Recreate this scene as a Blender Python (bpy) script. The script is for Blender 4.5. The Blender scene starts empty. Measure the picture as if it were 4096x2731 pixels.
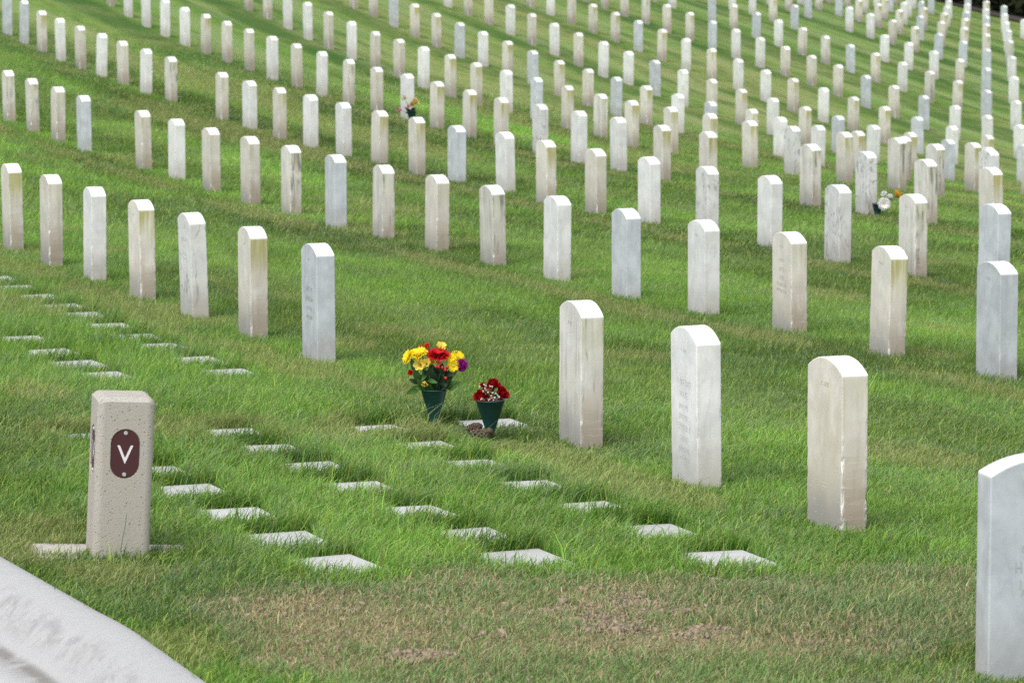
import bpy, bmesh, math, random
import numpy as np
from mathutils import Vector, Matrix, Euler
R = math.radians
rng = np.random.default_rng(7)
random.seed(7)
scene = bpy.context.scene
COL = scene.collection

# ------------------------------------------------------------------ helpers
def link(o):
    COL.objects.link(o); return o
def tag(o, label=None, cat=None, group=None, kind=None):
    if label: o['label'] = label
    if cat: o['category'] = cat
    if group: o['group'] = group
    if kind: o['kind'] = kind
    return o
def mesh_obj(name, bm, mat, parent=None, smooth=False):
    me = bpy.data.meshes.new(name); bm.to_mesh(me); bm.free()
    if smooth:
        for p in me.polygons: p.use_smooth = True
    for m in (mat if isinstance(mat, (list, tuple)) else [mat]): me.materials.append(m)
    o = link(bpy.data.objects.new(name, me))
    if parent: o.parent = parent
    return o
def empty(name, loc, rz=0.0):
    o = link(bpy.data.objects.new(name, None)); o.location = loc
    o.rotation_euler = (0, 0, rz); o.empty_display_size = .1
    return o
def np_mesh(name, verts, faces_list, mat):
    """faces_list: list of (n,k) int arrays"""
    me = bpy.data.meshes.new(name)
    me.vertices.add(len(verts)); me.vertices.foreach_set('co', verts.astype(np.float32).ravel())
    loops = np.concatenate([f.ravel() for f in faces_list]).astype(np.int32)
    tot = np.concatenate([np.full(len(f), f.shape[1]) for f in faces_list]).astype(np.int32)
    st = np.concatenate([[0], np.cumsum(tot)[:-1]]).astype(np.int32)
    me.loops.add(len(loops)); me.loops.foreach_set('vertex_index', loops)
    me.polygons.add(len(tot)); me.polygons.foreach_set('loop_start', st); me.polygons.foreach_set('loop_total', tot)
    me.update(calc_edges=True)
    me.materials.append(mat)
    return me
def smoothstep(a, b, x):
    t = np.clip((x - a) / (b - a), 0, 1); return t * t * (3 - 2 * t)
_G = np.random.default_rng(3).random((256, 256))
def vnoise(x, y):
    xi = np.floor(x).astype(int); yi = np.floor(y).astype(int); fx = x - xi; fy = y - yi
    fx = fx * fx * (3 - 2 * fx); fy = fy * fy * (3 - 2 * fy)
    a = _G[xi % 256, yi % 256]; b = _G[(xi + 1) % 256, yi % 256]; c = _G[xi % 256, (yi + 1) % 256]; d = _G[(xi + 1) % 256, (yi + 1) % 256]
    return (a * (1 - fx) + b * fx) * (1 - fy) + (c * (1 - fx) + d * fx) * fy
def fbm(x, y, o=3):
    s = 0; a = .5
    for k in range(o):
        s = s + a * vnoise(x * 2 ** k + 17 * k, y * 2 ** k + 31 * k); a *= .5
    return s / (1 - .5 ** o)

# ------------------------------------------------------------------ material helpers
class NT:
    def __init__(s, name):
        s.m = bpy.data.materials.new(name); s.m.use_nodes = True
        s.t = s.m.node_tree; s.t.nodes.clear()
        s.out = s.n('ShaderNodeOutputMaterial'); s.b = s.n('ShaderNodeBsdfPrincipled')
        s.l(s.b.outputs[0], s.out.inputs[0])
    def n(s, t, **k):
        nd = s.t.nodes.new(t)
        for a, v in k.items(): setattr(nd, a, v)
        return nd
    def l(s, a, b): s.t.links.new(a, b)
    def val(s, sock, v):
        if hasattr(v, 'is_linked') or isinstance(v, bpy.types.NodeSocket): s.l(v, sock)
        else: sock.default_value = v
    def math(s, op, a, b=0.0, c=0.0, clamp=False):
        nd = s.n('ShaderNodeMath', operation=op); nd.use_clamp = clamp
        s.val(nd.inputs[0], a); s.val(nd.inputs[1], b); s.val(nd.inputs[2], c)
        return nd.outputs[0]
    def noise(s, vec, scale, detail=3, rough=.55, dist=0.0):
        nd = s.n('ShaderNodeTexNoise'); nd.inputs['Scale'].default_value = scale
        nd.inputs['Detail'].default_value = detail; nd.inputs['Roughness'].default_value = rough
        nd.inputs['Distortion'].default_value = dist
        s.l(vec, nd.inputs['Vector']); return nd.outputs['Fac']
    def mapr(s, v, a, b, c=0.0, d=1.0):
        nd = s.n('ShaderNodeMapRange', interpolation_type='SMOOTHSTEP')
        s.val(nd.inputs[0], v)
        for i, q in enumerate((a, b, c, d)): s.val(nd.inputs[i + 1], q)
        return nd.outputs[0]
    def mix(s, f, a, b, mode='MIX'):
        nd = s.n('ShaderNodeMix', data_type='RGBA', blend_type=mode)
        s.val(nd.inputs['Factor'], f)
        for nm, v in (('A', a), ('B', b)):
            sk = [i for i in nd.inputs if i.name == nm and i.type == 'RGBA'][0]
            if isinstance(v, tuple): sk.default_value = (*v, 1)
            else: s.l(v, sk)
        return [o for o in nd.outputs if o.type == 'RGBA'][0]
    def scalev(s, vec, sc):
        nd = s.n('ShaderNodeVectorMath', operation='MULTIPLY'); s.l(vec, nd.inputs[0]); nd.inputs[1].default_value = sc
        return nd.outputs[0]
    def addv(s, vec, v2):
        nd = s.n('ShaderNodeVectorMath', operation='ADD'); s.l(vec, nd.inputs[0]); s.l(v2, nd.inputs[1]); return nd.outputs[0]
    def bump(s, h, strength, dist):
        nd = s.n('ShaderNodeBump'); nd.inputs['Strength'].default_value = strength; nd.inputs['Distance'].default_value = dist
        s.l(h, nd.inputs['Height']); s.l(nd.outputs[0], s.b.inputs['Normal'])
def simple(name, c, rough=.6, var=.25, scale=60, spec=.4, transl=0.0):
    t = NT(name); tc = t.n('ShaderNodeTexCoord')
    n = t.noise(tc.outputs['Object'], scale, 2)
    cc = t.mix(n, tuple(v * (1 - var) for v in c), tuple(min(1, v * (1 + var)) for v in c))
    t.l(cc, t.b.inputs['Base Color']); t.b.inputs['Roughness'].default_value = rough
    t.b.inputs['Specular IOR Level'].default_value = spec
    if transl > 0:
        tr = t.n('ShaderNodeBsdfTranslucent'); t.l(cc, tr.inputs[0])
        mx = t.n('ShaderNodeMixShader'); mx.inputs[0].default_value = transl
        t.l(t.b.outputs[0], mx.inputs[1]); t.l(tr.outputs[0], mx.inputs[2]); t.l(mx.outputs[0], t.out.inputs[0])
    return t.m

# ------------------------------------------------------------------ site frame: U runs along the grave rows (away), W across them (right)
U = np.array([-0.29054817, 0.95686037]); W = np.array([U[1], -U[0]])
ROWZ = math.atan2(-U[1], -U[0])     # local +X of a headstone points along -U
SOIL = -0.02

STONES=[(1,1,1.188,15.236,0.043,0.012,'A'),(1,2,0.733,16.563,-0.049,0.023,'w'),(1,3,0.298,18.123,-0.16,0.017,'s'),(1,6,-1.041,22.553,-0.457,0.009,'g'),(1,7,-1.486,24.028,-0.551,0.016,'y'),(1,8,-1.926,25.439,-0.638,0.017,'v'),(1,9,-2.367,26.882,-0.725,0.015,'y'),(1,10,-2.829,28.458,-0.817,0.014,'w'),(1,11,-3.264,29.779,-0.889,0.026,'c'),(1,12,-3.711,31.267,-0.967,0.023,'y'),(2,0,2.559,22.083,-0.482,-0.006,'g'),(2,1,2.102,23.448,-0.576,-0.004,'y'),(2,2,1.669,25.169,-0.697,-0.016,'c'),(2,3,1.219,26.642,-0.794,-0.021,'w'),(2,4,0.763,27.986,-0.878,-0.022,'g'),(2,5,0.318,29.628,-0.98,-0.023,'w'),(2,6,-0.137,31.114,-1.066,-0.025,'s'),(2,7,-0.583,32.614,-1.151,-0.027,'c'),(2,8,-1.038,33.928,-1.219,-0.023,'s'),(2,9,-1.475,35.272,-1.288,-0.01,'g'),(2,10,-1.937,36.935,-1.371,-0.019,'s'),(2,11,-2.374,38.237,-1.43,-0.01,'c'),(2,12,-2.848,39.93,-1.507,-0.02,'c'),(2,13,-3.312,41.646,-1.58,-0.028,'w'),(2,14,-3.76,43.05,-1.632,-0.023,'c'),(2,16,-4.629,45.661,-1.715,-0.022,'g'),(2,17,-5.066,47.099,-1.756,-0.013,'c'),(2,18,-5.51,48.559,-1.793,-0.009,'s'),(2,19,-5.986,50.275,-1.833,-0.021,'s'),(3,0,3.468,30.21,-1.141,0.009,'g'),(3,1,3.019,31.608,-1.222,0.001,'s'),(3,2,2.564,33.06,-1.306,-0.005,'v'),(3,3,2.138,34.846,-1.412,-0.021,'w'),(3,4,1.678,36.109,-1.479,-0.013,'v'),(3,5,1.24,37.922,-1.581,-0.019,'w'),(3,6,0.786,39.317,-1.651,-0.017,'c'),(3,7,0.333,40.532,-1.707,-0.006,'y'),(3,8,-0.06,42.565,-1.814,-0.02,'w'),(3,9,-0.573,43.918,-1.868,-0.032,'g'),(3,10,-1.009,44.957,-1.903,-0.008,'y'),(3,11,-1.467,46.641,-1.971,-0.028,'y'),(3,12,-1.907,47.911,-2.012,-0.012,'w'),(3,13,-2.354,49.389,-2.059,-0.009,'w'),(3,14,-2.789,50.705,-2.094,-0.008,'y'),(3,15,-3.246,52.313,-2.137,-0.021,'w'),(3,16,-3.702,53.943,-2.174,-0.019,'c'),(3,18,-4.608,57.156,-2.229,-0.024,'s'),(3,19,-5.048,58.307,-2.232,-0.006,'w'),(3,20,-5.51,59.922,-2.244,-0.01,'c'),(3,21,-5.946,61.253,-2.243,-0.003,'w'),(3,22,-6.375,62.542,-2.237,0.004,'c'),(3,23,-6.816,63.931,-2.229,0.011,'w'),(3,24,-7.268,65.486,-2.218,0.003,'y'),(3,25,-7.713,66.943,-2.199,0.048,'g'),(3,26,-8.148,68.378,-2.174,0,'g'),(4,0,4.382,38.423,-1.746,-0.007,'y'),(4,1,3.943,40.031,-1.837,-0.012,'s'),(4,2,3.485,41.332,-1.908,-0.001,'v'),(4,3,3.026,42.626,-1.977,0.008,'s'),(4,5,2.136,45.794,-2.147,-0.006,'y'),(4,6,1.683,47.106,-2.206,-0.003,'y'),(4,7,1.242,48.777,-2.285,0.006,'w'),(4,8,0.8,50.037,-2.33,0.005,'w'),(4,9,0.354,51.887,-2.406,-0.01,'v'),(4,10,-0.131,52.571,-2.403,0.006,'y'),(4,11,-0.546,54.57,-2.477,-0,'y'),(4,12,-0.996,56.214,-2.519,0.007,'y'),(4,13,-1.428,57.833,-2.556,0.01,'W'),(4,14,-1.893,59.252,-2.572,-0.002,'c'),(4,15,-2.337,60.531,-2.58,0.012,'s'),(4,16,-2.782,61.94,-2.588,0.02,'w'),(4,17,-3.221,63.429,-2.595,0.026,'c'),(4,18,-3.667,64.778,-2.59,0.03,'w'),(4,19,-4.111,66.313,-2.586,0.025,'c'),(4,20,-4.562,67.819,-2.573,0.022,'c'),(4,21,-5.01,69.307,-2.552,0.011,'y'),(4,22,-5.452,70.657,-2.522,-0.002,'w'),(4,23,-5.902,72.112,-2.484,0,'w'),(4,24,-6.354,73.648,-2.434,0,'w'),(4,25,-6.81,75.237,-2.369,0,'w'),(4,26,-7.288,77.033,-2.292,0,'c'),(5,0,5.287,46.633,-2.449,0.013,'v'),(5,1,4.867,48.352,-2.55,-0.002,'s'),(5,2,4.598,50.218,-2.681,0.012,'s'),(5,3,4.09,51.681,-2.752,0.007,'y'),(5,4,3.53,52.973,-2.799,0.001,'v'),(5,5,3.073,54.273,-2.851,-0.006,'y'),(5,6,2.608,55.484,-2.889,0.013,'y'),(5,7,2.165,57.15,-2.954,0.012,'y'),(5,8,1.647,57.803,-2.932,0.017,'y'),(5,9,1.268,60.183,-3.032,-0.007,'s'),(5,10,0.814,61.484,-3.045,0.009,'y'),(5,11,0.371,63.214,-3.074,0.008,'g'),(5,12,-0.078,64.332,-3.062,0.013,'w'),(5,13,-0.542,65.161,-3.03,0.029,'y'),(5,14,-0.964,66.637,-3.03,0.034,'y'),(5,15,-1.419,68.104,-3.016,0.029,'w'),(5,16,-1.858,69.982,-3.011,0.003,'c'),(5,17,-2.313,71.707,-2.989,-0.023,'c'),(5,18,-2.76,73.08,-2.949,0.008,'w'),(5,19,-3.229,74.682,-2.903,0.018,'c'),(5,20,-3.66,76.084,-2.849,0.034,'w'),(5,21,-4.111,77.806,-2.781,0,'w'),(5,22,-4.562,79.204,-2.698,0,'c'),(5,23,-4.99,80.424,-2.612,0,'c'),(6,1,6.253,57.074,-3.478,0.051,'y'),(6,2,5.429,58.441,-3.469,-0.01,'s'),(6,3,4.869,59.274,-3.458,-0.027,'y'),(6,4,4.369,60.128,-3.455,-0.032,'w'),(6,5,3.989,62.592,-3.577,-0.028,'w'),(6,6,3.662,64.371,-3.644,-0.007,'y'),(6,7,3.069,65.17,-3.601,-0.009,'g'),(6,8,2.63,66.911,-3.628,-0.021,'w'),(6,9,2.175,68.119,-3.613,-0.01,'y'),(6,10,1.721,69.413,-3.595,0.002,'g'),(6,11,1.283,71.096,-3.585,-0.016,'c'),(6,12,0.825,72.597,-3.555,-0.026,'y'),(6,13,0.378,74.463,-3.528,-0.033,'g'),(6,14,-0.073,75.49,-3.469,-0.002,'y'),(6,15,-0.518,77.248,-3.421,-0.011,'w'),(6,16,-0.96,78.29,-3.354,0.009,'g'),(6,17,-1.414,79.824,-3.285,0.001,'y'),(6,18,-1.855,81.376,-3.21,-0.004,'y'),(6,19,-2.305,82.934,-3.124,0,'g'),(6,20,-2.746,84.254,-3.031,0,'c'),(6,21,-3.188,85.587,-2.933,0,'c'),(7,-1,7.569,61.587,-4.064,-0.022,'y'),(7,0,7.126,63.063,-4.1,-0.009,'w'),(7,1,6.638,64.097,-4.092,-0.003,'g'),(7,2,6.241,66.016,-4.154,-0.021,'y'),(7,3,5.786,67.488,-4.167,-0.035,'w'),(7,4,5.345,68.965,-4.174,-0.02,'g'),(7,5,4.888,70.299,-4.164,-0.005,'y'),(7,6,4.441,71.697,-4.15,0,'w'),(7,7,3.998,73.388,-4.138,-0.013,'y'),(7,8,3.548,74.862,-4.107,0.003,'c'),(7,9,3.094,76.164,-4.063,0.019,'w'),(7,10,2.645,77.755,-4.017,0.013,'g'),(7,11,2.198,79.442,-3.964,-0.01,'w'),(7,12,1.743,80.256,-3.89,0.037,'w'),(7,13,1.298,81.937,-3.823,0.009,'c'),(7,14,0.853,83.63,-3.748,-0.004,'w'),(7,15,0.413,85.133,-3.667,-0.001,'c'),(7,16,-0.021,86.809,-3.584,-0.02,'w'),(7,17,-0.471,88.443,-3.494,0,'c'),(7,18,-0.918,89.78,-3.403,0,'c'),(7,19,-1.363,91.145,-3.313,0,'w'),(8,-1,8.493,69.803,-4.765,0.004,'g'),(8,0,8.049,71.279,-4.768,0.019,'y'),(8,1,7.625,72.948,-4.767,0.011,'w'),(8,2,7.16,74.372,-4.737,0.004,'g'),(8,3,6.694,75.699,-4.694,0.023,'y'),(8,4,6.3,77.798,-4.678,-0.011,'y'),(8,5,5.825,78.826,-4.611,0.001,'w'),(8,6,5.343,80.126,-4.546,-0.001,'y'),(8,7,4.911,81.601,-4.488,-0.021,'w'),(8,8,4.473,83.329,-4.425,-0.014,'w'),(8,9,4.035,85.131,-4.357,-0.019,'y'),(8,10,3.57,86.367,-4.276,0.008,'w'),(8,11,3.117,87.662,-4.195,0.017,'y'),(8,12,2.669,89.064,-4.112,0.014,'g'),(8,13,2.221,90.641,-4.028,-0.008,'y'),(8,14,1.776,91.99,-3.943,-0.008,'y'),(8,15,1.33,93.555,-3.859,0,'c'),(8,16,0.88,95.107,-3.777,0,'w'),(8,17,0.439,96.531,-3.699,0,'c'),(9,-1,9.409,78.017,-5.239,0.009,'w'),(9,0,8.975,79.496,-5.21,0.017,'w'),(9,1,8.513,80.966,-5.159,0.013,'w'),(9,2,8.04,82.242,-5.09,0.02,'g'),(9,3,7.614,83.988,-5.026,-0.001,'c'),(9,4,7.16,85.29,-4.948,0.013,'g'),(9,5,6.723,86.981,-4.871,0.012,'c'),(9,6,6.301,88.673,-4.795,-0.007,'c'),(9,7,5.825,89.943,-4.706,-0.008,'c'),(9,8,5.357,91.078,-4.62,0.009,'w'),(9,9,4.904,92.368,-4.537,0.009,'w'),(9,10,4.472,94.156,-4.459,-0.018,'g'),(9,11,4.033,95.657,-4.381,-0.013,'y'),(9,12,3.56,96.685,-4.296,0.008,'c'),(9,13,3.126,98.534,-4.222,0,'s'),(9,14,2.668,99.696,-4.143,0,'c'),(9,15,2.229,101.437,-4.074,0,'c'),(9,16,1.813,102.974,-4.012,0,'c'),(10,-1,10.313,86.227,-5.526,-0.012,'w'),(10,0,9.866,87.702,-5.468,0.013,'g'),(10,1,9.411,89.097,-5.395,0.02,'y'),(10,2,8.944,90.376,-5.313,0.028,'s'),(10,3,8.529,92.132,-5.236,0.003,'w'),(10,4,8.056,93.447,-5.145,0.007,'y'),(10,5,7.62,94.98,-5.063,-0.008,'g'),(10,6,7.151,96.225,-4.975,0.001,'s'),(10,7,6.722,97.792,-4.897,-0.004,'c'),(10,8,6.271,99.292,-4.819,-0.01,'w'),(10,9,5.846,101.056,-4.749,-0.031,'g'),(10,10,5.398,102.745,-4.677,-0.031,'c'),(10,11,4.924,103.918,-4.597,0,'g'),(10,13,4.075,107.213,-4.464,0,'w'),(10,14,3.661,108.672,-4.398,0,'c'),(11,-1,11.232,94.442,-5.738,-0.017,'w'),(11,0,10.777,95.914,-5.662,-0.016,'g'),(11,1,10.337,97.391,-5.587,-0.013,'c'),(11,2,9.834,98.336,-5.498,0.009,'w'),(11,3,9.403,100.025,-5.427,0.005,'w'),(11,4,8.945,101.344,-5.35,0.008,'w'),(11,8,7.249,108.371,-5.09,-0.021,'g'),(11,9,6.803,110.016,-5.02,0,'y'),(11,10,6.346,111.503,-4.944,0,'w'),(11,11,5.848,112.134,-4.851,0,'w'),(12,-1,12.159,102.659,-5.971,0,'w'),(12,0,11.706,104.132,-5.891,-0.012,'g'),(12,1,11.276,105.612,-5.824,-0.004,'g'),(12,2,10.813,107.085,-5.759,0.01,'g'),(12,3,10.398,108.91,-5.712,0.005,'y'),(12,4,9.949,110.452,-5.652,0.008,'c'),(12,5,9.463,111.504,-5.575,0.022,'w'),(12,6,9.019,112.908,-5.507,0.029,'w'),(12,8,8.139,116.135,-5.366,0,'g'),(12,9,7.703,117.623,-5.292,0,'c'),(12,10,7.262,119.081,-5.217,0,'w'),(13,-1,13.065,110.869,-6.253,0.029,'s'),(13,0,12.614,112.343,-6.18,0.018,'y'),(13,1,12.171,113.819,-6.121,0.024,'y'),(13,2,11.673,114.835,-6.052,0.042,'c'),(13,3,11.242,116.37,-6.004,0.038,'g'),(13,4,10.829,118.162,-5.96,0.037,'y'),(13,5,10.341,119.322,-5.882,0.046,'y'),(13,6,9.901,120.714,-5.811,0,'y'),(13,7,9.423,121.859,-5.725,0,'g'),(13,8,8.948,123.23,-5.644,0,'c'),(13,9,8.525,124.761,-5.585,0,'w'),(14,-1,13.979,119.082,-6.57,0.004,'w'),(14,0,13.532,120.557,-6.51,0.009,'y'),(14,1,13.089,122.034,-6.458,0.007,'y'),(14,2,12.621,123.502,-6.405,0.011,'y'),(14,3,12.122,124.362,-6.33,0.035,'y'),(14,4,11.675,125.842,-6.272,0.031,'w'),(14,5,11.211,127.128,-6.203,0,'y'),(14,6,10.776,128.906,-6.152,0,'y'),(14,7,10.444,131.632,-6.162,0,'c'),(14,8,9.93,132.378,-6.091,0,'c'),(15,-1,14.885,127.293,-6.91,-0.032,'w'),(15,0,14.45,128.772,-6.857,-0.027,'g'),(15,1,13.989,130.242,-6.802,-0.024,'g'),(15,2,13.542,131.717,-6.752,-0.017,'w'),(15,3,12.812,132.184,-6.627,-0.009,'g'),(15,4,12.581,134.113,-6.634,0,'w'),(15,5,12.18,136.157,-6.613,0,'g'),(15,6,11.954,138.619,-6.618,0,'w'),(16,-2,16.23,134.027,-7.346,-0.007,'w'),(16,-1,15.793,135.505,-7.298,0.02,'w'),(16,0,15.361,136.984,-7.237,0.017,'w'),(16,1,14.907,138.457,-7.178,0.026,'w'),(16,2,14.49,140.195,-7.146,0,'w'),(16,3,14.062,141.856,-7.105,0,'g'),(16,4,13.588,143.154,-7.013,0,'w'),(16,5,13.036,143.662,-6.863,0,'c'),(17,-1,16.728,143.724,-7.59,0,'g'),(17,0,16.285,145.2,-7.518,-0.008,'y'),(17,1,15.813,146.668,-7.464,0,'g')]
EXPOSURE = 0.76
# ------------------------------------------------------------------ terrain: thin plate surface through the ground at the graves
SY = 4.0
_q = np.array([(s[2], s[3] / SY) for s in STONES]); _z = np.array([s[4] for s in STONES])
def _k(d): return np.where(d > 0, d * d * np.log(d + 1e-12), 0)
_n = len(_q); _A = np.zeros((_n + 3, _n + 3)); _A[:_n, :_n] = _k(np.linalg.norm(_q[:, None] - _q[None], axis=2)) + .3 * np.eye(_n)
_A[:_n, _n] = 1; _A[:_n, _n + 1:] = _q; _A[_n:, :_n] = _A[:_n, _n:].T
_w = np.linalg.solve(_A, np.concatenate([_z, np.zeros(3)]))
def TZ(x, y):
    """height of the lawn (visible turf level)"""
    x = np.clip(np.atleast_1d(np.asarray(x, float)), -13, 26); y = np.clip(np.atleast_1d(np.asarray(y, float)), 4, 165)
    q = np.column_stack([x, y / SY]); out = np.empty(len(q))
    for i in range(0, len(q), 4000):
        d = np.linalg.norm(q[i:i + 4000, None] - _q[None], axis=2)
        out[i:i + 4000] = _k(d) @ _w[:-3] + _w[-3] + q[i:i + 4000] @ _w[-2:]
    return out
def tz(x, y): return float(TZ(x, y)[0])
def uw(u, w): return u * U[0] + w * W[0], u * U[1] + w * W[1]
def kerb_w(u):
    u = np.asarray(u, float); a = np.maximum(0, u - 12.2); b = np.clip(u - 14.6, 0, 3.4); c = np.maximum(0, u - 18.0)
    return 2.537 - .050 * a * np.minimum(1, a / .5) - .034 * b * b - .231 * c
ROW_W0, ROW_DW = 5.572, 3.262
def dryness(u, w):
    """0 lush .. 1 straw; patches, strips along the rows, and the worn verge by the road"""
    fr = ((w - ROW_W0) / ROW_DW); d = (fr - np.round(fr)) * ROW_DW
    strip = np.exp(-((d + .33 + .12 * (vnoise(u * .6, w * .2) - .5)) / .24) ** 2) * (w > 5.0)
    strip = strip * np.clip(.15 + 1.25 * (fbm(u * .9 + 5, w * 1.3, 3) - .3), 0, 1)
    patch = smoothstep(.55, .78, fbm(u * .55 + 40, w * 1.1 + 3, 4)) * .38
    far = smoothstep(28, 80, u + w * .4) * smoothstep(.45, .75, fbm(u * .10 + 9, w * .95 + 8, 3)) * .8
    e = 13.34 + .28 * (fbm(w * 1.8, u * .2 + 3, 3) - .5) * 2 - .16 * smoothstep(4.2, 4.8, w) - .10 * np.maximum(0, w - 5.0) - .35 * smoothstep(3.3, 2.6, w)
    verge = smoothstep(e + .26, e - .34, u) * smoothstep(2.62, 3.0, w + .2 * (fbm(u * 3, w * 3, 2) - .5))
    verge = verge * (1 - .62 * smoothstep(11.85, 11.3, u + .35 * (fbm(u * 1.5, w * 2.2 + 50, 2) - .5)))
    verge = verge * (1 - .5 * smoothstep(4.2, 4.9, w))
    verge = verge * np.clip(.30 + 1.25 * (fbm(u * 2.6 + 60, w * 2.2, 4) - .08), 0, 1)
    return np.clip(np.maximum.reduce([strip * .9, patch, far, verge]), 0, 1), verge
def bare(u, w):
    n = fbm(u * 1.7 + 21, w * 2.1 + 77, 4)
    z = .8 * smoothstep(.70, .78, n) * smoothstep(13.2, 12.9, u) * smoothstep(11.4, 11.8, u) * smoothstep(2.7, 3.2, w)
    for (bu, bw, ru, rw) in ((11.80, 3.30, .13, .13), (12.42, 4.25, .07, .16), (12.10, 3.62, .04, .08), (12.55, 3.95, .05, .12)):
        z = np.maximum(z, smoothstep(1.15, .55, np.sqrt(((u - bu) / ru) ** 2 + ((w - bw) / rw) ** 2) + .6 * (fbm(u * 6, w * 6, 2) - .5)))
    return z

# ---- ground material
g = NT('lawn_soil'); tc = g.n('ShaderNodeTexCoord'); pos = tc.outputs['Object']
sep = g.n('ShaderNodeSeparateXYZ'); g.l(pos, sep.inputs[0])
gu = g.math('ADD', g.math('MULTIPLY', sep.outputs[0], U[0]), g.math('MULTIPLY', sep.outputs[1], U[1]))
gw = g.math('ADD', g.math('MULTIPLY', sep.outputs[0], W[0]), g.math('MULTIPLY', sep.outputs[1], W[1]))
cmb = g.n('ShaderNodeCombineXYZ'); g.l(gu, cmb.inputs[0]); g.l(gw, cmb.inputs[1])
uwv = cmb.outputs[0]
band = g.noise(g.scalev(uwv, (.09, 1.15, 1)), 1.0, 3, .6); dark = g.noise(g.addv(g.scalev(uwv, (.07, .9, 1)), g.scalev(uwv, (.001, .002, 1))), 1.0, 2, .5, .3)
fine = g.noise(g.scalev(uwv, (1.2, 4.0, 1)), 1.0, 4, .65)
tiny = g.noise(pos, 26.0, 3, .7)
at = g.n('ShaderNodeAttribute'); at.attribute_name = 'dry'
c = g.mix(g.mapr(fine, .3, .7), (.070, .155, .018), (.135, .235, .040))
c = g.mix(g.mapr(band, .46, .60), c, (.175, .235, .085))
ph_ = g.math('FRACT', g.math('ADD', g.math('DIVIDE', g.math('SUBTRACT', gw, ROW_W0), ROW_DW), g.math('MULTIPLY', g.math('SUBTRACT', fine, .5), .10)))
lane = g.math('MULTIPLY', g.math('COSINE', g.math('MULTIPLY', g.math('SUBTRACT', ph_, .40), 6.2832)), g.mapr(g.noise(g.scalev(uwv, (.05, .1, 1)), 1.0, 2), .3, .6, .65, 1))
mow = g.math('SINE', g.math('MULTIPLY', gw, 5.77))
lane = g.math('ADD', lane, g.math('MULTIPLY', mow, .35))
c = g.mix(g.math('MULTIPLY', lane, -.80, clamp=True), c, (.042, .108, .016))
c = g.mix(g.math('MULTIPLY', lane, .75, clamp=True), c, (.175, .262, .080))
c = g.mix(g.mapr(dark, .50, .36, 0, .85), c, (.045, .108, .018))
c = g.mix(g.math('MULTIPLY', at.outputs['Fac'], g.mapr(fine, .25, .6), clamp=True), c, (.255, .265, .095))
c = g.mix(g.mapr(tiny, .55, .8, 0, .45), c, (.05, .10, .015))
thatch = g.mix(tiny, (.045, .085, .014), (.105, .155, .038))
at3 = g.n('ShaderNodeAttribute'); at3.attribute_name = 'verge'
thatch = g.mix(at3.outputs['Fac'], thatch, g.mix(tiny, (.12, .105, .06), (.30, .255, .16)))
at2 = g.n('ShaderNodeAttribute'); at2.attribute_name = 'bare'
thatch = g.mix(at2.outputs['Fac'], thatch, g.mix(g.noise(pos, 60, 4, .7), (.12, .098, .07), (.33, .275, .20)))
c = g.mix(g.mapr(gu, 34, 60), thatch, c)
g.l(c, g.b.inputs['Base Color']); g.b.inputs['Roughness'].default_value = .95; g.b.inputs['Specular IOR Level'].default_value = .1
g.bump(g.math('ADD', tiny, g.noise(pos, 90, 2)), .6, .02)
lawn_mat = g.m

us = np.concatenate([np.arange(3, 11, .25), np.arange(11, 14, .05), np.arange(14, 32, .25), np.arange(32, 170, 1.0), np.geomspace(172, 900, 14)])
ss = np.concatenate([np.arange(0, 4, .06), np.arange(4, 15, .3), np.arange(15, 130, 1.4), np.geomspace(134, 700, 12)])
uu, sg = np.meshgrid(us, ss, indexing='ij'); ww = kerb_w(uu) + sg - .015
gx, gy = uw(uu, ww); gz = TZ(gx.ravel(), gy.ravel()).reshape(gx.shape) + SOIL
vs = np.column_stack([gx.ravel(), gy.ravel(), gz.ravel()])
ni, nj = gx.shape; idx = np.arange(ni * nj).reshape(ni, nj)
fc = np.stack([idx[:-1, :-1], idx[:-1, 1:], idx[1:, 1:], idx[1:, :-1]], -1).reshape(-1, 4)[:, ::-1]
me = np_mesh('ground', vs, [fc], lawn_mat)
me.polygons.foreach_set('use_smooth', np.ones(len(me.polygons), bool))
dr, vg_ = dryness(uu.ravel(), ww.ravel()); br = bare(uu.ravel(), ww.ravel())
for nm, arr in (('dry', dr), ('bare', br), ('verge', vg_)):
    a = me.attributes.new(nm, 'FLOAT', 'POINT'); a.data.foreach_set('value', arr.astype(np.float32))
ground = link(bpy.data.objects.new('ground', me)); tag(ground, kind='structure')

# ------------------------------------------------------------------ rolled concrete kerb and road
t = NT('kerb_concrete'); tc = t.n('ShaderNodeTexCoord'); p = tc.outputs['Object']
sx = t.n('ShaderNodeSeparateXYZ'); t.l(p, sx.inputs[0])
ku = t.math('ADD', t.math('MULTIPLY', sx.outputs[0], U[0]), t.math('MULTIPLY', sx.outputs[1], U[1]))
atk = t.n('ShaderNodeAttribute'); atk.attribute_name = 'prof'
cm = t.n('ShaderNodeCombineXYZ'); t.l(t.math('MULTIPLY', ku, 9.0), cm.inputs[0]); t.l(t.math('MULTIPLY', atk.outputs['Fac'], 6.0), cm.inputs[1])
st = t.noise(cm.outputs[0], 1.0, 4, .65, .4)
cm2 = t.n('ShaderNodeCombineXYZ'); t.l(t.math('MULTIPLY', ku, 75.0), cm2.inputs[0]); t.l(t.math('MULTIPLY', atk.outputs['Fac'], 3.0), cm2.inputs[1]); brm = t.noise(cm2.outputs[0], 1.0, 3, .6)
fn = t.noise(p, 240, 3, .7); big = t.noise(p, 7, 3)
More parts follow.
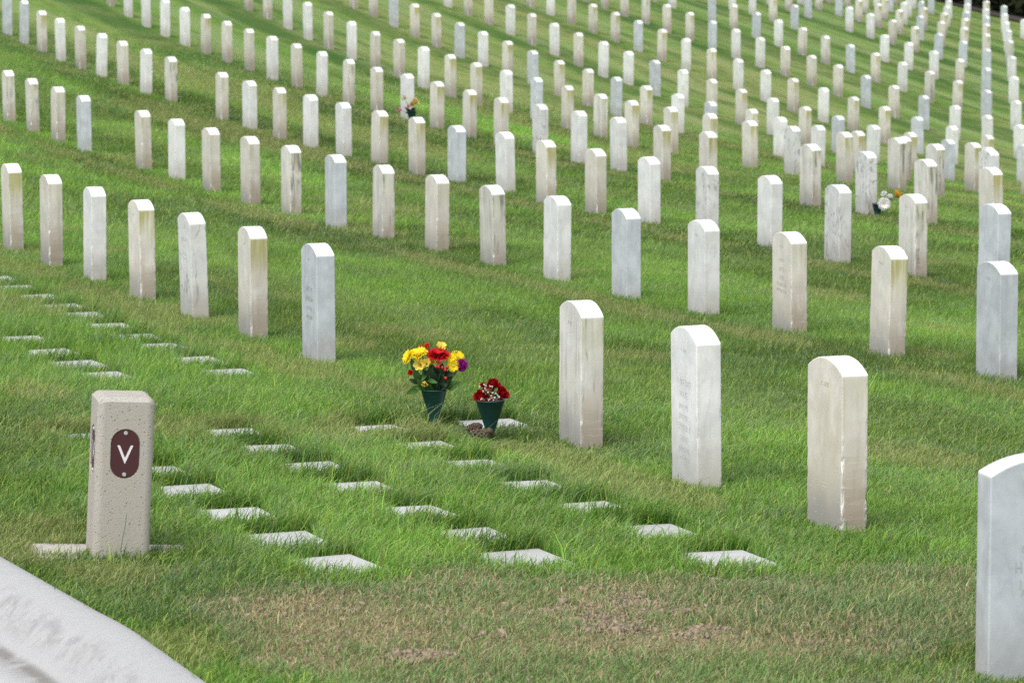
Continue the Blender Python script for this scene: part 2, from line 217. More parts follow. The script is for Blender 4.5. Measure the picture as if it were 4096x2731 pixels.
c = t.mix(fn, (.34, .34, .335), (.43, .43, .425)); c = t.mix(t.mapr(brm, .45, .72, 0, .5), c, (.31, .31, .30)); c = t.mix(t.mapr(atk.outputs['Fac'], .84, .92), c, (.52, .52, .52))
scuff = t.math('MULTIPLY', t.mapr(st, .42, .66), t.mapr(t.math('ABSOLUTE', t.math('SUBTRACT', atk.outputs['Fac'], .50)), 0.04, .22, 1, 0))
c = t.mix(t.math('MULTIPLY', scuff, .30), c, (.095, .092, .09))
line = t.math('MULTIPLY', t.mapr(t.math('ABSOLUTE', t.math('SUBTRACT', atk.outputs['Fac'], .79)), .01, .075, 1, 0), t.mapr(big, .25, .5))
c = t.mix(t.math('MULTIPLY', line, .85), c, (.17, .158, .14))
c = t.mix(t.mapr(big, .5, .8, 0, .3), c, (.33, .32, .305))
t.l(c, t.b.inputs['Base Color']); t.b.inputs['Roughness'].default_value = .85; t.b.inputs['Specular IOR Level'].default_value = .2
t.bump(t.math('ADD', fn, t.math('MULTIPLY', st, .6)), .35, .004)
kerb_mat = t.m
prof = [(.02, -.14, 0), (.012, .0, .05), (.0, .012, .10), (-.03, .016, .16), (-.07, .014, .25), (-.11, .004, .34), (-.145, -.016, .44), (-.175, -.045, .53), (-.205, -.08, .62), (-.235, -.104, .70), (-.265, -.116, .77), (-.30, -.121, .83), (-.45, -.124, .9), (-.70, -.122, 1.0), (-.70, -.2, 1.0)]
ku_ = np.concatenate([np.arange(3, 20, .12), np.arange(20, 90, 1.0)])
V = []; PF = []
for a in ku_:
    wk = float(kerb_w(a)); x0, y0 = uw(a, wk); base = tz(x0, y0)
    for (dw, dz, pf) in prof:
        x, y = uw(a, wk + dw); V.append((x, y, base + dz)); PF.append(pf)
k = len(prof); n = len(ku_)
F = np.array([[i * k + j, i * k + j + 1, (i + 1) * k + j + 1, (i + 1) * k + j] for i in range(n - 1) for j in range(k - 1)])
me = np_mesh('kerb', np.array(V), [F], kerb_mat); me.polygons.foreach_set('use_smooth', np.ones(len(F), bool))
a = me.attributes.new('prof', 'FLOAT', 'POINT'); a.data.foreach_set('value', np.array(PF, np.float32))
tag(link(bpy.data.objects.new('kerb', me)), kind='structure')
t = NT('road_asphalt'); tc = t.n('ShaderNodeTexCoord'); n_ = t.noise(tc.outputs['Object'], 150, 3, .7)
t.l(t.mix(n_, (.035, .035, .036), (.085, .083, .08)), t.b.inputs['Base Color']); t.b.inputs['Roughness'].default_value = .9; t.bump(n_, .5, .004)
V = []
offs = (-.69, -2.5, -5, -8, -14)
for a in ku_:
    wk = float(kerb_w(a)); x0, y0 = uw(a, wk); base = tz(x0, y0)
    for dw in offs:
        x, y = uw(a, wk + dw); V.append((x, y, base - .126))
k = len(offs)
F = np.array([[i * k + j, i * k + j + 1, (i + 1) * k + j + 1, (i + 1) * k + j] for i in range(n - 1) for j in range(k - 1)])
tag(link(bpy.data.objects.new('road', np_mesh('road', np.array(V), [F], t.m))), kind='structure')
# ------------------------------------------------------------------ marble materials
def marble(name, base, side_top=None, side_low=None, green=0.0, brown=0.0, streak=0.0, vein=0.0, foot=.5, mottled=.10, chips=0.0, warm=0.0):
    t = NT(name); tc = t.n('ShaderNodeTexCoord'); oi = t.n('ShaderNodeObjectInfo')
    o = tc.outputs['Object']; rn = oi.outputs['Random']
    cb = t.n('ShaderNodeCombineXYZ'); t.l(t.math('MULTIPLY', rn, 37.0), cb.inputs[0]); t.l(t.math('MULTIPLY', rn, 91.0), cb.inputs[2])
    p = t.addv(o, cb.outputs[0])
    s = t.n('ShaderNodeSeparateXYZ'); t.l(o, s.inputs[0]); x, y, z = s.outputs
    nn = t.n('ShaderNodeSeparateXYZ'); t.l(tc.outputs['Normal'], nn.inputs[0])
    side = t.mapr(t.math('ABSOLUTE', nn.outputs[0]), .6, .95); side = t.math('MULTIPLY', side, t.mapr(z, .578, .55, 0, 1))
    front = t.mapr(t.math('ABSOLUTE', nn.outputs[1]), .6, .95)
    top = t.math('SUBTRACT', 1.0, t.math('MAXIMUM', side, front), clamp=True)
    m1 = t.noise(p, 9, 4, .6); m2 = t.noise(p, 320, 2, .6)
    st = t.noise(t.scalev(p, (26, 26, 2.2)), 1.0, 4, .65, .3)      # vertical runs
    bl = t.noise(t.scalev(p, (14, 14, 6)), 1.0, 4, .65)            # blotches
    b2 = t.noise(t.addv(p, cb.outputs[0]), 5, 3, .6)
    c = t.mix(t.mapr(m1, .3, .7), tuple(v * (1 - mottled) for v in base), tuple(min(.86, v * (1 + mottled)) for v in base))
    c = t.mix(t.mapr(m2, .55, .75, 0, .16), c, tuple(v * .62 for v in base))
    if vein:
        vn = t.noise(t.scalev(p, (9, 9, 3.2)), 1.0, 3, .5, 1.2)
        vm = t.mapr(t.math('ABSOLUTE', t.math('SUBTRACT', vn, .5)), .0, .035, 1, 0)
        vm = t.math('MULTIPLY', vm, t.mapr(b2, .38, .58)); c = t.mix(t.math('MULTIPLY', vm, vein), c, (.17, .18, .19))
    zt = t.mapr(z, .26, .52); zl = t.mapr(z, .50, .06)
    if warm: c = t.mix(t.math('MULTIPLY', t.math('MULTIPLY', front, t.mapr(bl, .35, .7)), warm), c, (.52, .475, .36))
    if green:
        gm = t.math('MULTIPLY', t.math('MULTIPLY', zt, t.mapr(st, .26, .54)), side)
        c = t.mix(t.math('MULTIPLY', gm, green), c, (.41, .385, .165))
    if brown:
        bm_ = t.math('MULTIPLY', zl, t.mapr(bl, .22, .54)); bm_ = t.math('MULTIPLY', bm_, t.math('ADD', side, t.math('MULTIPLY', front, .38), clamp=True))
        c = t.mix(t.math('MULTIPLY', bm_, brown), c, (.41, .345, .265))
    if streak:
        sm = t.mapr(st, .49, .62); sm = t.math('MULTIPLY', sm, t.math('ADD', side, t.math('MULTIPLY', front, .35), clamp=True))
        sm = t.math('MULTIPLY', sm, t.mapr(b2, .34, .52)); c = t.mix(t.math('MULTIPLY', sm, streak), c, (.215, .21, .185))
    # splashed soil at the foot
    fm = t.math('MULTIPLY', t.mapr(t.math('ADD', z, t.math('MULTIPLY', t.math('SUBTRACT', bl, .5), .22)), .24, .0), foot)
    c = t.mix(fm, c, t.mix(side, (.265, .255, .24), (.30, .25, .20)))
    if chips:
        ed = t.math('MULTIPLY', t.mapr(t.math('ABSOLUTE', x), .150, .160), t.mapr(t.math('ABSOLUTE', y), .030, .047))
        cn = t.noise(t.scalev(p, (60, 60, 30)), 1.0, 4, .7)
        cmk = t.math('MULTIPLY', t.math('MULTIPLY', ed, t.mapr(cn, .46, .58)), t.mapr(z, .47, .36))
        c = t.mix(t.math('MULTIPLY', cmk, chips * .45), c, (.62, .615, .59))
        dk = t.math('MULTIPLY', ed, t.mapr(t.noise(t.scalev(p, (70, 70, 45)), 1.0, 3, .7), .60, .70)); c = t.mix(t.math('MULTIPLY', dk, .6), c, (.20, .16, .12))
        sc_ = t.noise(t.scalev(p, (7, 7, 130)), 1.0, 2, .5, 2.5)
        scm = t.math('MULTIPLY', t.mapr(sc_, .66, .70), t.mapr(z, .33, .22)); c = t.mix(t.math('MULTIPLY', scm, .5), c, (.68, .66, .62))
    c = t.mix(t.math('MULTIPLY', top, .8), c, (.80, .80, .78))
    br = t.mapr(rn, 0, 1, .93, 1.04)
    c = t.mix(1.0, c, t.mix(1.0, (1, 1, 1), (1, 1, 1)), 'MULTIPLY')
    hs = t.n('ShaderNodeHueSaturation'); t.l(c, hs.inputs['Color']); t.l(br, hs.inputs['Value'])
    t.l(hs.outputs[0], t.b.inputs['Base Color'])
    t.b.inputs['Roughness'].default_value = .62; t.b.inputs['Specular IOR Level'].default_value = .25
    t.bump(t.math('ADD', t.math('MULTIPLY', m2, .5), bl), .25, .003)
    return t.m
MAT = {
 'g': marble('grey_marble', (.50, .53, .555), vein=.12, foot=.38, mottled=.13, streak=.16),
 'w': marble('white_marble', (.715, .72, .71), foot=.5, brown=.30, green=.12, vein=.12, streak=.12),
 'W': marble('white_marble_plain', (.70, .69, .69), foot=.45, brown=.2),
 'c': marble('cream_marble', (.645, .62, .565), foot=.85, brown=1.0, green=.35, streak=.25, warm=.35, chips=.5),
 'y': marble('yellowed_marble', (.655, .635, .575), foot=.8, brown=.85, green=1.0, streak=.22, warm=.25, chips=.45),
 's': marble('streaked_marble', (.64, .63, .585), foot=.8, brown=.8, green=.45, streak=1.0, warm=.2, chips=.5),
 'v': marble('veined_marble', (.64, .645, .635), foot=.5, brown=.35, green=.15, vein=.85, warm=.1),
 'A': marble('worn_marble', (.66, .63, .565), foot=.85, brown=.9, green=.25, streak=.15, warm=.75, chips=1.0),
}
def slab(name, wear, seed, fine=False):
    """upright marker: 13 in wide, 4 in thick, arched top, origin at turf level"""
    rd = random.Random(seed); hw, ht, hs, rise = .165, .051, .565, .047
    nz = 44 if fine else 14
    zs = [-.3 + (hs + .3) * i / nz for i in range(nz + 1)]
    r = (hw * hw + rise * rise) / (2 * rise); cz = hs + rise - r; a0 = math.asin(hw / r)
    na = 14
    ring = [(-hw, z) for z in zs] + [(r * math.sin(-a0 + 2 * a0 * i / na), cz + r * math.cos(-a0 + 2 * a0 * i / na)) for i in range(1, na)] + [(hw, z) for z in reversed(zs)]
    bm = bmesh.new(); rows = []
    ph = [rd.uniform(0, 50) for _ in range(4)]
    for ys, k, am in ((-ht, 0, 1), (-ht + .011, 0, .10), (ht - .011, 2, .10), (ht, 2, 1)):
        row = []
        for (x, z) in ring:
            dx = 0
            if abs(x) > hw - 1e-4 and z < hs - .03:
                e = ph[k + (x > 0)]; low = 1 - max(0, min(1, (z - .02) / .42))
                q = vnoise(np.array([z * 26 + e]), np.array([e]))[0]; q2 = vnoise(np.array([z * 75 + e]), np.array([e + 9]))[0]
                dx = am * wear * (max(0, q - .5) * .026 + max(0, q2 - .62) * .010) * (.15 + low)
            row.append(bm.verts.new((x - math.copysign(dx, x), ys, z)))
        rows.append(row)
    n = len(ring); fr, bk = rows[0], rows[-1]
    bm.faces.new(fr); bm.faces.new(list(reversed(bk)))
    for ra, rb in zip(rows[:-1], rows[1:]):
        for i in range(n):
            j = (i + 1) % n; bm.faces.new((ra[j], ra[i], rb[i], rb[j]))
    bm.normal_update()
    es = [e for e in bm.edges if all(abs(abs(v.co.y) - ht) < 1e-6 for v in e.verts) and e.verts[0].co.y * e.verts[1].co.y > 0]
    sh = [e for e in bm.edges if abs(e.verts[0].co.y - e.verts[1].co.y) > .005 and abs(abs(e.verts[0].co.x) - hw) < 1e-4 and abs(e.verts[0].co.z - hs) < 1e-4 and abs(e.verts[1].co.z - hs) < 1e-4]
    bmesh.ops.bevel(bm, geom=es + sh, offset=.0045 if fine else .005, segments=2, profile=.5, affect='EDGES')
    me = bpy.data.meshes.new(name); bm.to_mesh(me); bm.free()
    return me
_cache = {}
def stone_mesh(ty, variant, fine):
    key = (ty, variant, fine)
    if key not in _cache:
        wear = {'g': .12, 'w': .45, 'W': .2, 'c': 1.0, 'y': .9, 's': .9, 'v': .4, 'A': 1.35}[ty]
        me = slab('headstone', wear, 100 + variant * 7 + ord(ty), fine); me.materials.append(MAT[ty]); _cache[key] = me
    return _cache[key]
LOOK = {'g': 'blue-grey marble headstone', 'w': 'clean white marble headstone', 'W': 'plain white headstone', 'c': 'cream headstone with brown-stained side',
        'y': 'cream headstone with yellow-green stained side', 's': 'white headstone with dark streaked side', 'v': 'white headstone with grey veins', 'A': 'chipped cream headstone'}
ORD = 'zeroth first second third fourth fifth sixth seventh eighth ninth tenth eleventh twelfth thirteenth fourteenth fifteenth sixteenth seventeenth eighteenth nineteenth'.split()
SPECIAL = {(1, 1): 'heavily chipped cream headstone numbered X 1809, nearest of the front row', (1, 2): 'tall clean white headstone carved with ten lines, behind the chipped cream one',
           (1, 3): 'cream headstone numbered X 1811 with dark runs, right of the rose vase', (1, 6): 'smooth blue-grey headstone with dark letters, left of the big bouquet',
           (1, 8): 'white headstone with one long dark vein down its side',
           (4, 13): 'plain white headstone with a faded bouquet leaning on its front', (3, 2): 'veined white headstone behind the white daisy and green cone'}
cols = {}
for s in STONES: cols.setdefault(s[0], []).append(s[1])
HEAD = {}
for (r, c, x, y, zg, dz, ty) in STONES:
    rd = random.Random(r * 131 + c * 17)
    o = link(bpy.data.objects.new('headstone', stone_mesh(ty, rd.randrange(3), r <= 2)))
    o.location = (x, y, tz(x, y) + dz)
    o.rotation_euler = (R(rd.gauss(0, .55)), R(rd.gauss(0, .55)), ROWZ + R(rd.gauss(0, 1.1)))
    L = sorted(cols[r]); i = L.index(c); n = len(L)
    pos = (ORD[i + 1] + ' from the right') if i < n / 2 else (ORD[n - i] + ' from the left')
    pos = pos.replace('first from the right', 'rightmost').replace('first from the left', 'leftmost')
    row = 'in the front row' if r == 1 else ('in the %s row back' % ORD[r])
    lab = SPECIAL.get((r, c)) or '%s, %s %s' % (LOOK[ty], pos, row)
    tag(o, lab, 'headstone', 'upright headstones standing in rows'); HEAD[(r, c)] = o
# the one turned to face the road
fx, fy = uw(11.03, 4.930)
o = link(bpy.data.objects.new('headstone', stone_mesh('g', 5, True))); o.location = (fx, fy, tz(fx, fy) + .026)
o.rotation_euler = (0, 0, math.atan2(W[1], W[0]) - R(1.5))
tag(o, 'pale grey headstone turned to face the road, nearest of all', 'headstone', 'upright headstones standing in rows'); HEAD['road'] = o

# ---- carved lettering
def carve_mat(name, c): return simple(name, c, .9, .15, 200, .1)
CARVE = {'dark': carve_mat('carving_dark', (.41, .42, .42)), 'soft': carve_mat('carving_soft', (.685, .685, .675)), 'mid': carve_mat('carving_mid', (.565, .545, .49))}
def text_mesh(name, lines, thick=.0006):
    """lines: (text, centre x, baseline-centre z, cap height, width scale)"""
    verts = []; faces = []
    dg = bpy.context.evaluated_depsgraph_get()
    for (tx, cx, cz, h, sx) in lines:
        cu = bpy.data.curves.new('t', 'FONT'); cu.body = tx; cu.align_x = 'CENTER'; cu.size = 1.0; cu.resolution_u = 3
        ob = bpy.data.objects.new('t', cu); COL.objects.link(ob); bpy.context.view_layer.update()
        dg = bpy.context.evaluated_depsgraph_get(); me = bpy.data.meshes.new_from_object(ob.evaluated_get(dg))
        b = len(verts); sc = h / .70
        for v in me.vertices: verts.append((cx + v.co.x * sc * sx, -thick, cz + (v.co.y - .35) * sc))
        for p in me.polygons: faces.append([b + i for i in p.vertices])
        bpy.data.meshes.remove(me); bpy.data.objects.remove(ob); bpy.data.curves.remove(cu)
    me = bpy.data.meshes.new(name); me.from_pydata(verts, [], faces); me.update()
    return me
def inscribe(key, mat, lines):
    for ln in lines:
        me = text_mesh('inscription', [ln]); me.materials.append(CARVE[mat])
        o = link(bpy.data.objects.new('inscription', me)); o.parent = HEAD[key]; o.location = (0, -.0512, 0)
inscribe((1, 1), 'mid', [('X 1809', .0, .515, .019, .95)])
inscribe((1, 2), 'soft', [('X   810', .0, .52, .017, .95), ('D  DOLORES', 0, .392, .027, .8), ('HOUSE', 0, .342, .025, .85), ('JAN 2 1925', 0, .293, .02, .85), ('JAN 8 2012', 0, .253, .02, .85),
                         ('CYNTHIA K', 0, .210, .027, .85), ('HOUSE', 0, .163, .025, .85), ('JUN 26 1956', 0, .12, .02, .85), ('OCT 10 1961', 0, .085, .02, .85)])
inscribe((1, 3), 'mid', [('X 1811', 0, .52, .017, .95)])
inscribe((1, 6), 'dark', [('X 82', 0, .53, .015, .9), ('JANICE M', 0, .37, .026, .8), ('JOHNSON', 0, .317, .027, .8), ('OCT 8 1931', 0, .264, .02, .85), ('APR 12 2008', 0, .217, .02, .85)])
inscribe((1, 7), 'mid', [('X 86', 0, .52, .017, .9)])
inscribe((1, 8), 'soft', [('X 12', 0, .53, .015, .9), ('ROSETTA N', 0, .455, .024, .8), ('N 8', 0, .41, .018, .85), ('OCT 1868', 0, .367, .018, .85), ('SEP 1950', 0, .335, .018, .85)])
inscribe((1, 9), 'dark', [('X 87', 0, .52, .016, .9)])
inscribe((1, 11), 'mid', [('X 91', 0, .515, .016, .9)])
inscribe((2, 0), 'dark', [('X 657', 0, .525, .018, .9)])
inscribe((2, 1), 'mid', [('X 1658', 0, .52, .018, .9)])
inscribe((2, 2), 'mid', [('X 1655', 0, .53, .016, .9), ('HIS WIFE', 0, .445, .021, .8), ('RUTH', 0, .392, .026, .85), ('ANN', 0, .342, .026, .85), ('OCTOBER 9 1892', 0, .298, .02, .78), ('SEPTEMBER 22 1945', 0, .262, .02, .7)])
inscribe((2, 3), 'mid', [('X 1652', 0, .52, .016, .9)])
inscribe((3, 1), 'mid', [('X 1691', 0, .52, .016, .9)])
inscribe('road', 'dark', [('C', -.055, .35, .031, .8), ('H', -.075, .297, .031, .8), ('J', -.068, .25, .022, .8), ('A', -.060, .222, .022, .8)])

# ------------------------------------------------------------------ flat markers set flush in the turf
t = NT('flat_marker_granite'); tc = t.n('ShaderNodeTexCoord'); oi = t.n('ShaderNodeObjectInfo'); o_ = tc.outputs['Object']
n1 = t.noise(o_, 400, 3, .7); n2 = t.noise(o_, 9, 3, .6)
c = t.mix(n1, (.40, .40, .395), (.52, .52, .51)); c = t.mix(t.mapr(n2, .45, .8, 0, .4), c, (.38, .375, .36))
hs = t.n('ShaderNodeHueSaturation'); t.l(c, hs.inputs['Color']); t.l(t.mapr(oi.outputs['Random'], 0, 1, .9, 1.08), hs.inputs['Value'])
t.l(hs.outputs[0], t.b.inputs['Base Color']); t.b.inputs['Roughness'].default_value = .7; t.bump(n1, .3, .002)
bm = bmesh.new(); bmesh.ops.create_cube(bm, size=1); bmesh.ops.scale(bm, vec=(.47, .29, .09), verts=bm.verts); bmesh.ops.translate(bm, vec=(0, 0, -.045), verts=bm.verts)
bmesh.ops.bevel(bm, geom=bm.edges[:], offset=.005, segments=2, affect='EDGES')
me_fm = bpy.data.meshes.new('flat_marker'); bm.to_mesh(me_fm); bm.free(); me_fm.materials.append(t.m)
FA = [13.60, 14.37, 15.14, 15.91, 16.71, 17.47, 18.27, 21.25, 22.02, 22.91, 23.57, 24.35, 25.15, 25.85, 26.60, 27.40, 28.15]
FB = [13.81, 14.44, 15.20, 16.02, 16.78, 17.50, 18.21, 21.16, 21.85, 22.56, 23.43]
FC = [13.84, 14.50, 15.28, 16.06, 16.76, 17.48, 18.12]
MARKS = []
for lst, w0, line in ((FA, 4.85, 'beside the headstones'), (FB, 4.17, 'in the middle'), (FC, 3.50, 'behind the concrete post')):
    for i, bu in enumerate(lst):
        MARKS.append((bu + .15 - .235, w0 + .025, 'flat pale marker, %s from the near end of the line %s' % (ORD[i + 1], line)))
MARKS.append((18.40 + .15 - .235, 5.475, 'flat pale marker half hidden behind the rose vase'))
for (mu, mw, lab) in MARKS:
    x, y = uw(mu, mw); rd = random.Random(lab)
    o = link(bpy.data.objects.new('flat_marker', me_fm))
    x2, y2 = uw(mu + .3, mw); x1, y1 = uw(mu - .3, mw); sl = (tz(x2, y2) - tz(x1, y1)) / .6
    o.location = (x, y, tz(x, y) + SOIL + .007)
    o.rotation_euler = (R(rd.gauss(0, .5)), math.atan(sl) + R(rd.gauss(0, .4)), ROWZ + R(rd.gauss(0, 1.2)))
    tag(o, lab, 'grave marker', 'flat markers set in the grass')
# ------------------------------------------------------------------ concrete section post
t = NT('post_concrete'); tc = t.n('ShaderNodeTexCoord'); o_ = tc.outputs['Object']
vor = t.n('ShaderNodeTexVoronoi'); vor.inputs['Scale'].default_value = 80; t.l(o_, vor.inputs['Vector'])
agg = t.mapr(vor.outputs['Distance'], .10, .30, 1, 0); sel = t.noise(o_, 60, 3, .7)
n1 = t.noise(o_, 300, 3, .7); n2 = t.noise(o_, 8, 3)
c = t.mix(n1, (.34, .31, .26), (.48, .45, .385)); c = t.mix(t.mapr(n2, .4, .75, 0, .5), c, (.41, .40, .375))
c = t.mix(t.math('MULTIPLY', agg, t.mapr(sel, .46, .58)), c, (.17, .16, .15))
t.l(c, t.b.inputs['Base Color']); t.b.inputs['Roughness'].default_value = .9; t.b.inputs['Specular IOR Level'].default_value = .15
t.bump(t.math('SUBTRACT', n1, t.math('MULTIPLY', agg, .8)), .5, .004); POSTM = t.m
MAROON = simple('maroon_plaque', (.066, .021, .024), .42, .12, 150)
WHITEP = simple('white_lettering', (.72, .71, .70), .6, .04)
STEEL = simple('rivet_steel', (.42, .41, .39), .4, .15, 200, .6)
px, py = uw(14.171 + .105 - .10, 2.882 - .012)
post = empty('section_post', (px, py, tz(px, py) + SOIL - .03), ROWZ + R(90))   # local -Y faces the camera (-U), local +X = W
post.rotation_euler = (R(-.4), R(3.2), ROWZ + R(90) - R(4.0))
tag(post, 'square concrete post with maroon oval plaque lettered V', 'bollard')
hwp, hp, ch = .0995, .605, .020
ovx, ovz0, ovz1, ovr = .0, .305, .455, .0505
oc = .41; ovl = .036     # oval: straight half length, radius
def oval(r, n=12, s=1.0):
    return [(r * math.cos(a), oc + ovl + r * math.sin(a)) for a in np.linspace(0, math.pi, n)] + [(r * math.cos(a), oc - ovl + r * math.sin(a)) for a in np.linspace(math.pi, 2 * math.pi, n)]
def shaft():
    bm = bmesh.new(); ov = oval(.0515); n = len(ov)
    cham = .016
    # four faces; the front (-Y) and left (-X) have a recess
    def face(rot, recess):
        M = Matrix.Rotation(rot, 4, 'Z'); f = lambda x, y, z: bm.verts.new(M @ Vector((x, y, z)))
        w = hwp - cham
        if recess:
            o1 = [f(x, -hwp, z) for x, z in ov]; o2 = [f(x * .97, -hwp + .007, oc + (z - oc) * .98) for x, z in ov]
            L = [f(-w, -hwp, z) for z in (-.25, hp - .015)]; Rr = [f(w, -hwp, z) for z in (-.25, hp - .015)]
            ro = [Rr[0] if False else None]
            # right half and left half as n-gons around the oval
            right = [o1[(k) % n] for k in list(range(n * 3 // 4, n)) + list(range(0, n // 4 + 1))]
            left = [o1[k % n] for k in range(n // 4, n * 3 // 4 + 1)]
            bm.faces.new([Rr[0], Rr[1]] + [f(0, -hwp, hp - .015)] + list(reversed(right)) + [f(0, -hwp, -.25)])
            bm.faces.new([L[1], L[0]] + [f(0, -hwp, -.25)] + list(reversed(left)) + [f(0, -hwp, hp - .015)])
            for i in range(n):
                j = (i + 1) % n; bm.faces.new((o1[i], o1[j], o2[j], o2[i]))
            bm.faces.new(o2)
        else:
            bm.faces.new([f(-w, -hwp, -.25), f(w, -hwp, -.25), f(w, -hwp, hp - .015), f(-w, -hwp, hp - .015)])
        # chamfered corner to the next face
        bm.faces.new([f(w, -hwp, -.25), f(hwp, -w, -.25), f(hwp, -w, hp - .015), f(w, -hwp, hp - .015)])
        # sloped top edge
        t_ = hwp - .019
        bm.faces.new([f(-w, -hwp, hp - .015), f(w, -hwp, hp - .015), f(t_ - .004, -t_, hp), f(-t_ + .004, -t_, hp)])
        bm.faces.new([f(w, -hwp, hp - .015), f(hwp, -w, hp - .015), f(t_, -t_ + .004, hp), f(t_ - .004, -t_, hp)])
        return M
    for rot, rc in ((0, True), (-math.pi / 2, True), (math.pi, False), (math.pi / 2, False)): face(rot, rc)
    t_ = hwp - .019
    bm.faces.new([bm.verts.new((x, y, hp)) for x, y in ((-t_ + .004, -t_), (t_ - .004, -t_), (t_, -t_ + .004), (t_, t_ - .004), (t_ - .004, t_), (-t_ + .004, t_), (-t_, t_ - .004), (-t_, -t_ + .004))])
    bmesh.ops.remove_doubles(bm, verts=bm.verts, dist=1e-5); bmesh.ops.recalc_face_normals(bm, faces=bm.faces)
    es = [e_ for e_ in bm.edges if all(min(abs(v.co.x), abs(v.co.y)) > .055 or v.co.z > hp - .03 for v in e_.verts) and e_.calc_face_angle(0) > .15]
    bmesh.ops.bevel(bm, geom=es, offset=.010, segments=4, profile=.5, affect='EDGES')
    return bm
mesh_obj('shaft', shaft(), POSTM, post)
bm = bmesh.new(); bmesh.ops.create_cube(bm, size=1); bmesh.ops.scale(bm, vec=(.56, .30, .1), verts=bm.verts)
bmesh.ops.translate(bm, vec=(.0, .06, -.010), verts=bm.verts); bmesh.ops.bevel(bm, geom=bm.edges[:], offset=.008, segments=2, affect='EDGES')
mesh_obj('foot_slab', bm, simple('slab_concrete', (.40, .375, .33), .9, .2, 120), post)
def plaque(rot, letter, slot):
    e = Matrix.Rotation(rot, 4, 'Z')
    bm = bmesh.new(); pts = oval(.0485)
    a = [bm.verts.new((x, -hwp + .0035, z)) for x, z in pts]; b = [bm.verts.new((x, -hwp + .0065, z)) for x, z in pts]
    bm.faces.new(a); n = len(a)
    for i in range(n): bm.faces.new((a[i], b[i], b[(i + 1) % n], a[(i + 1) % n]))
    bmesh.ops.recalc_face_normals(bm, faces=bm.faces); bmesh.ops.transform(bm, matrix=e, verts=bm.verts)
    p = mesh_obj('plaque', bm, MAROON, post)
    me = text_mesh('letter', [(letter, 0, oc - .001, .064, 1.0)], .0006); me.materials.append(WHITEP)
    me.transform(e @ Matrix.Translation((0, -hwp + .0033, 0))); l = link(bpy.data.objects.new('letter', me)); l.parent = p
    for zz in (oc + .072, oc - .072):
        bm = bmesh.new(); bmesh.ops.create_cone(bm, cap_ends=True, segments=14, radius1=.0075, radius2=.0055, depth=.005)
        bmesh.ops.transform(bm, matrix=e @ Matrix.Translation((0, -hwp + .001, zz)) @ Matrix.Rotation(R(90), 4, 'X'), verts=bm.verts)
        r_ = mesh_obj('rivet', bm, STEEL, p)
    return p
plaque(0, 'V', 0); plaque(-math.pi / 2, 'V', 1)

# ------------------------------------------------------------------ flower building blocks
GREEN_CONE = simple('green_plastic', (.009, .058, .056), .45, .25, 25, .5)
STEMG = simple('stem_green', (.06, .13, .03), .6, .25)
LEAFG = simple('leaf_green', (.045, .12, .022), .5, .35, 30, .45, .2)
LEAFD = simple('leaf_dark', (.018, .045, .022), .5, .35, 30, .4, .1)
LEAFL = simple('leaf_light', (.10, .21, .045), .5, .3, 30, .4, .25)
YEL = simple('petal_yellow', (.85, .66, .012), .6, .12, 40, .2, .25)
PYEL = simple('petal_pale_yellow', (.82, .66, .12), .6, .15, 60, .2, .3)
RED = simple('petal_red', (.52, .008, .014), .6, .25, 40, .2, .15)
DRED = simple('rose_red', (.33, .004, .008), .55, .3, 60, .25, .1)
ORED = simple('petal_scarlet', (.66, .03, .02), .6, .2, 40, .2, .2)
PURP = simple('petal_purple', (.30, .012, .22), .6, .3, 60, .2, .15)
WHT = simple('petal_white', (.80, .79, .76), .6, .06, 40, .2, .25)
ORG = simple('petal_orange', (.86, .38, .008), .6, .15, 40, .2, .25)
PINK = simple('petal_pink', (.56, .18, .30), .6, .25, 40, .2, .2)
FADY = simple('petal_faded_yellow', (.76, .64, .27), .6, .2, 40, .2, .2)
CRM = simple('petal_cream', (.66, .62, .46), .6, .15, 40, .2, .2)
BERRY = simple('berry_red', (.42, .012, .016), .25, .15, 50, .6)
CENT = simple('flower_centre', (.55, .36, .03), .8, .4, 300)
BRN = simple('dry_brown', (.14, .09, .045), .8, .4, 100)
def tube(bm, pts, r0, r1, seg=6):
    prev = None; n = len(pts)
    for i, p in enumerate(pts):
        p = Vector(p); d = (Vector(pts[min(i + 1, n - 1)]) - Vector(pts[max(i - 1, 0)])).normalized()
        a = d.orthogonal().normalized(); b = d.cross(a); r = r0 + (r1 - r0) * i / (n - 1)
        ring = [bm.verts.new(p + a * r * math.cos(k * 2 * math.pi / seg) + b * r * math.sin(k * 2 * math.pi / seg)) for k in range(seg)]
        if prev:
            for k in range(seg): bm.faces.new((prev[k], prev[(k + 1) % seg], ring[(k + 1) % seg], ring[k]))
        prev = ring
    bm.faces.new(prev)
def petal(bm, M, L, wd, curl=.2, cup=.15, base=.25, n=5, tip=.3, ruf=0.0, rd=random):
    """one petal along +X of M, rising by curl, cupped across"""
    rows = []
    for i in range(n + 1):
        s = i / n; w = wd * (base + (1 - base) * math.sin(min(1, s * 1.35) * math.pi / 2)) * (1 if s < .75 else (1 - (1 - tip) * ((s - .75) / .25) ** 1.6))
        z = curl * L * s * s
        row = []
        for k, q in enumerate((-1, -.5, 0, .5, 1)):
            row.append(bm.verts.new(M @ Vector((L * s + (rd.uniform(-ruf, ruf) * L if i == n else 0), q * w * .5, z + cup * wd * q * q * (.3 + s) + rd.uniform(-ruf, ruf) * L * .6 * s))))
        rows.append(row)
    for a, b in zip(rows[:-1], rows[1:]):
        for k in range(4): bm.faces.new((a[k], a[k + 1], b[k + 1], b[k]))
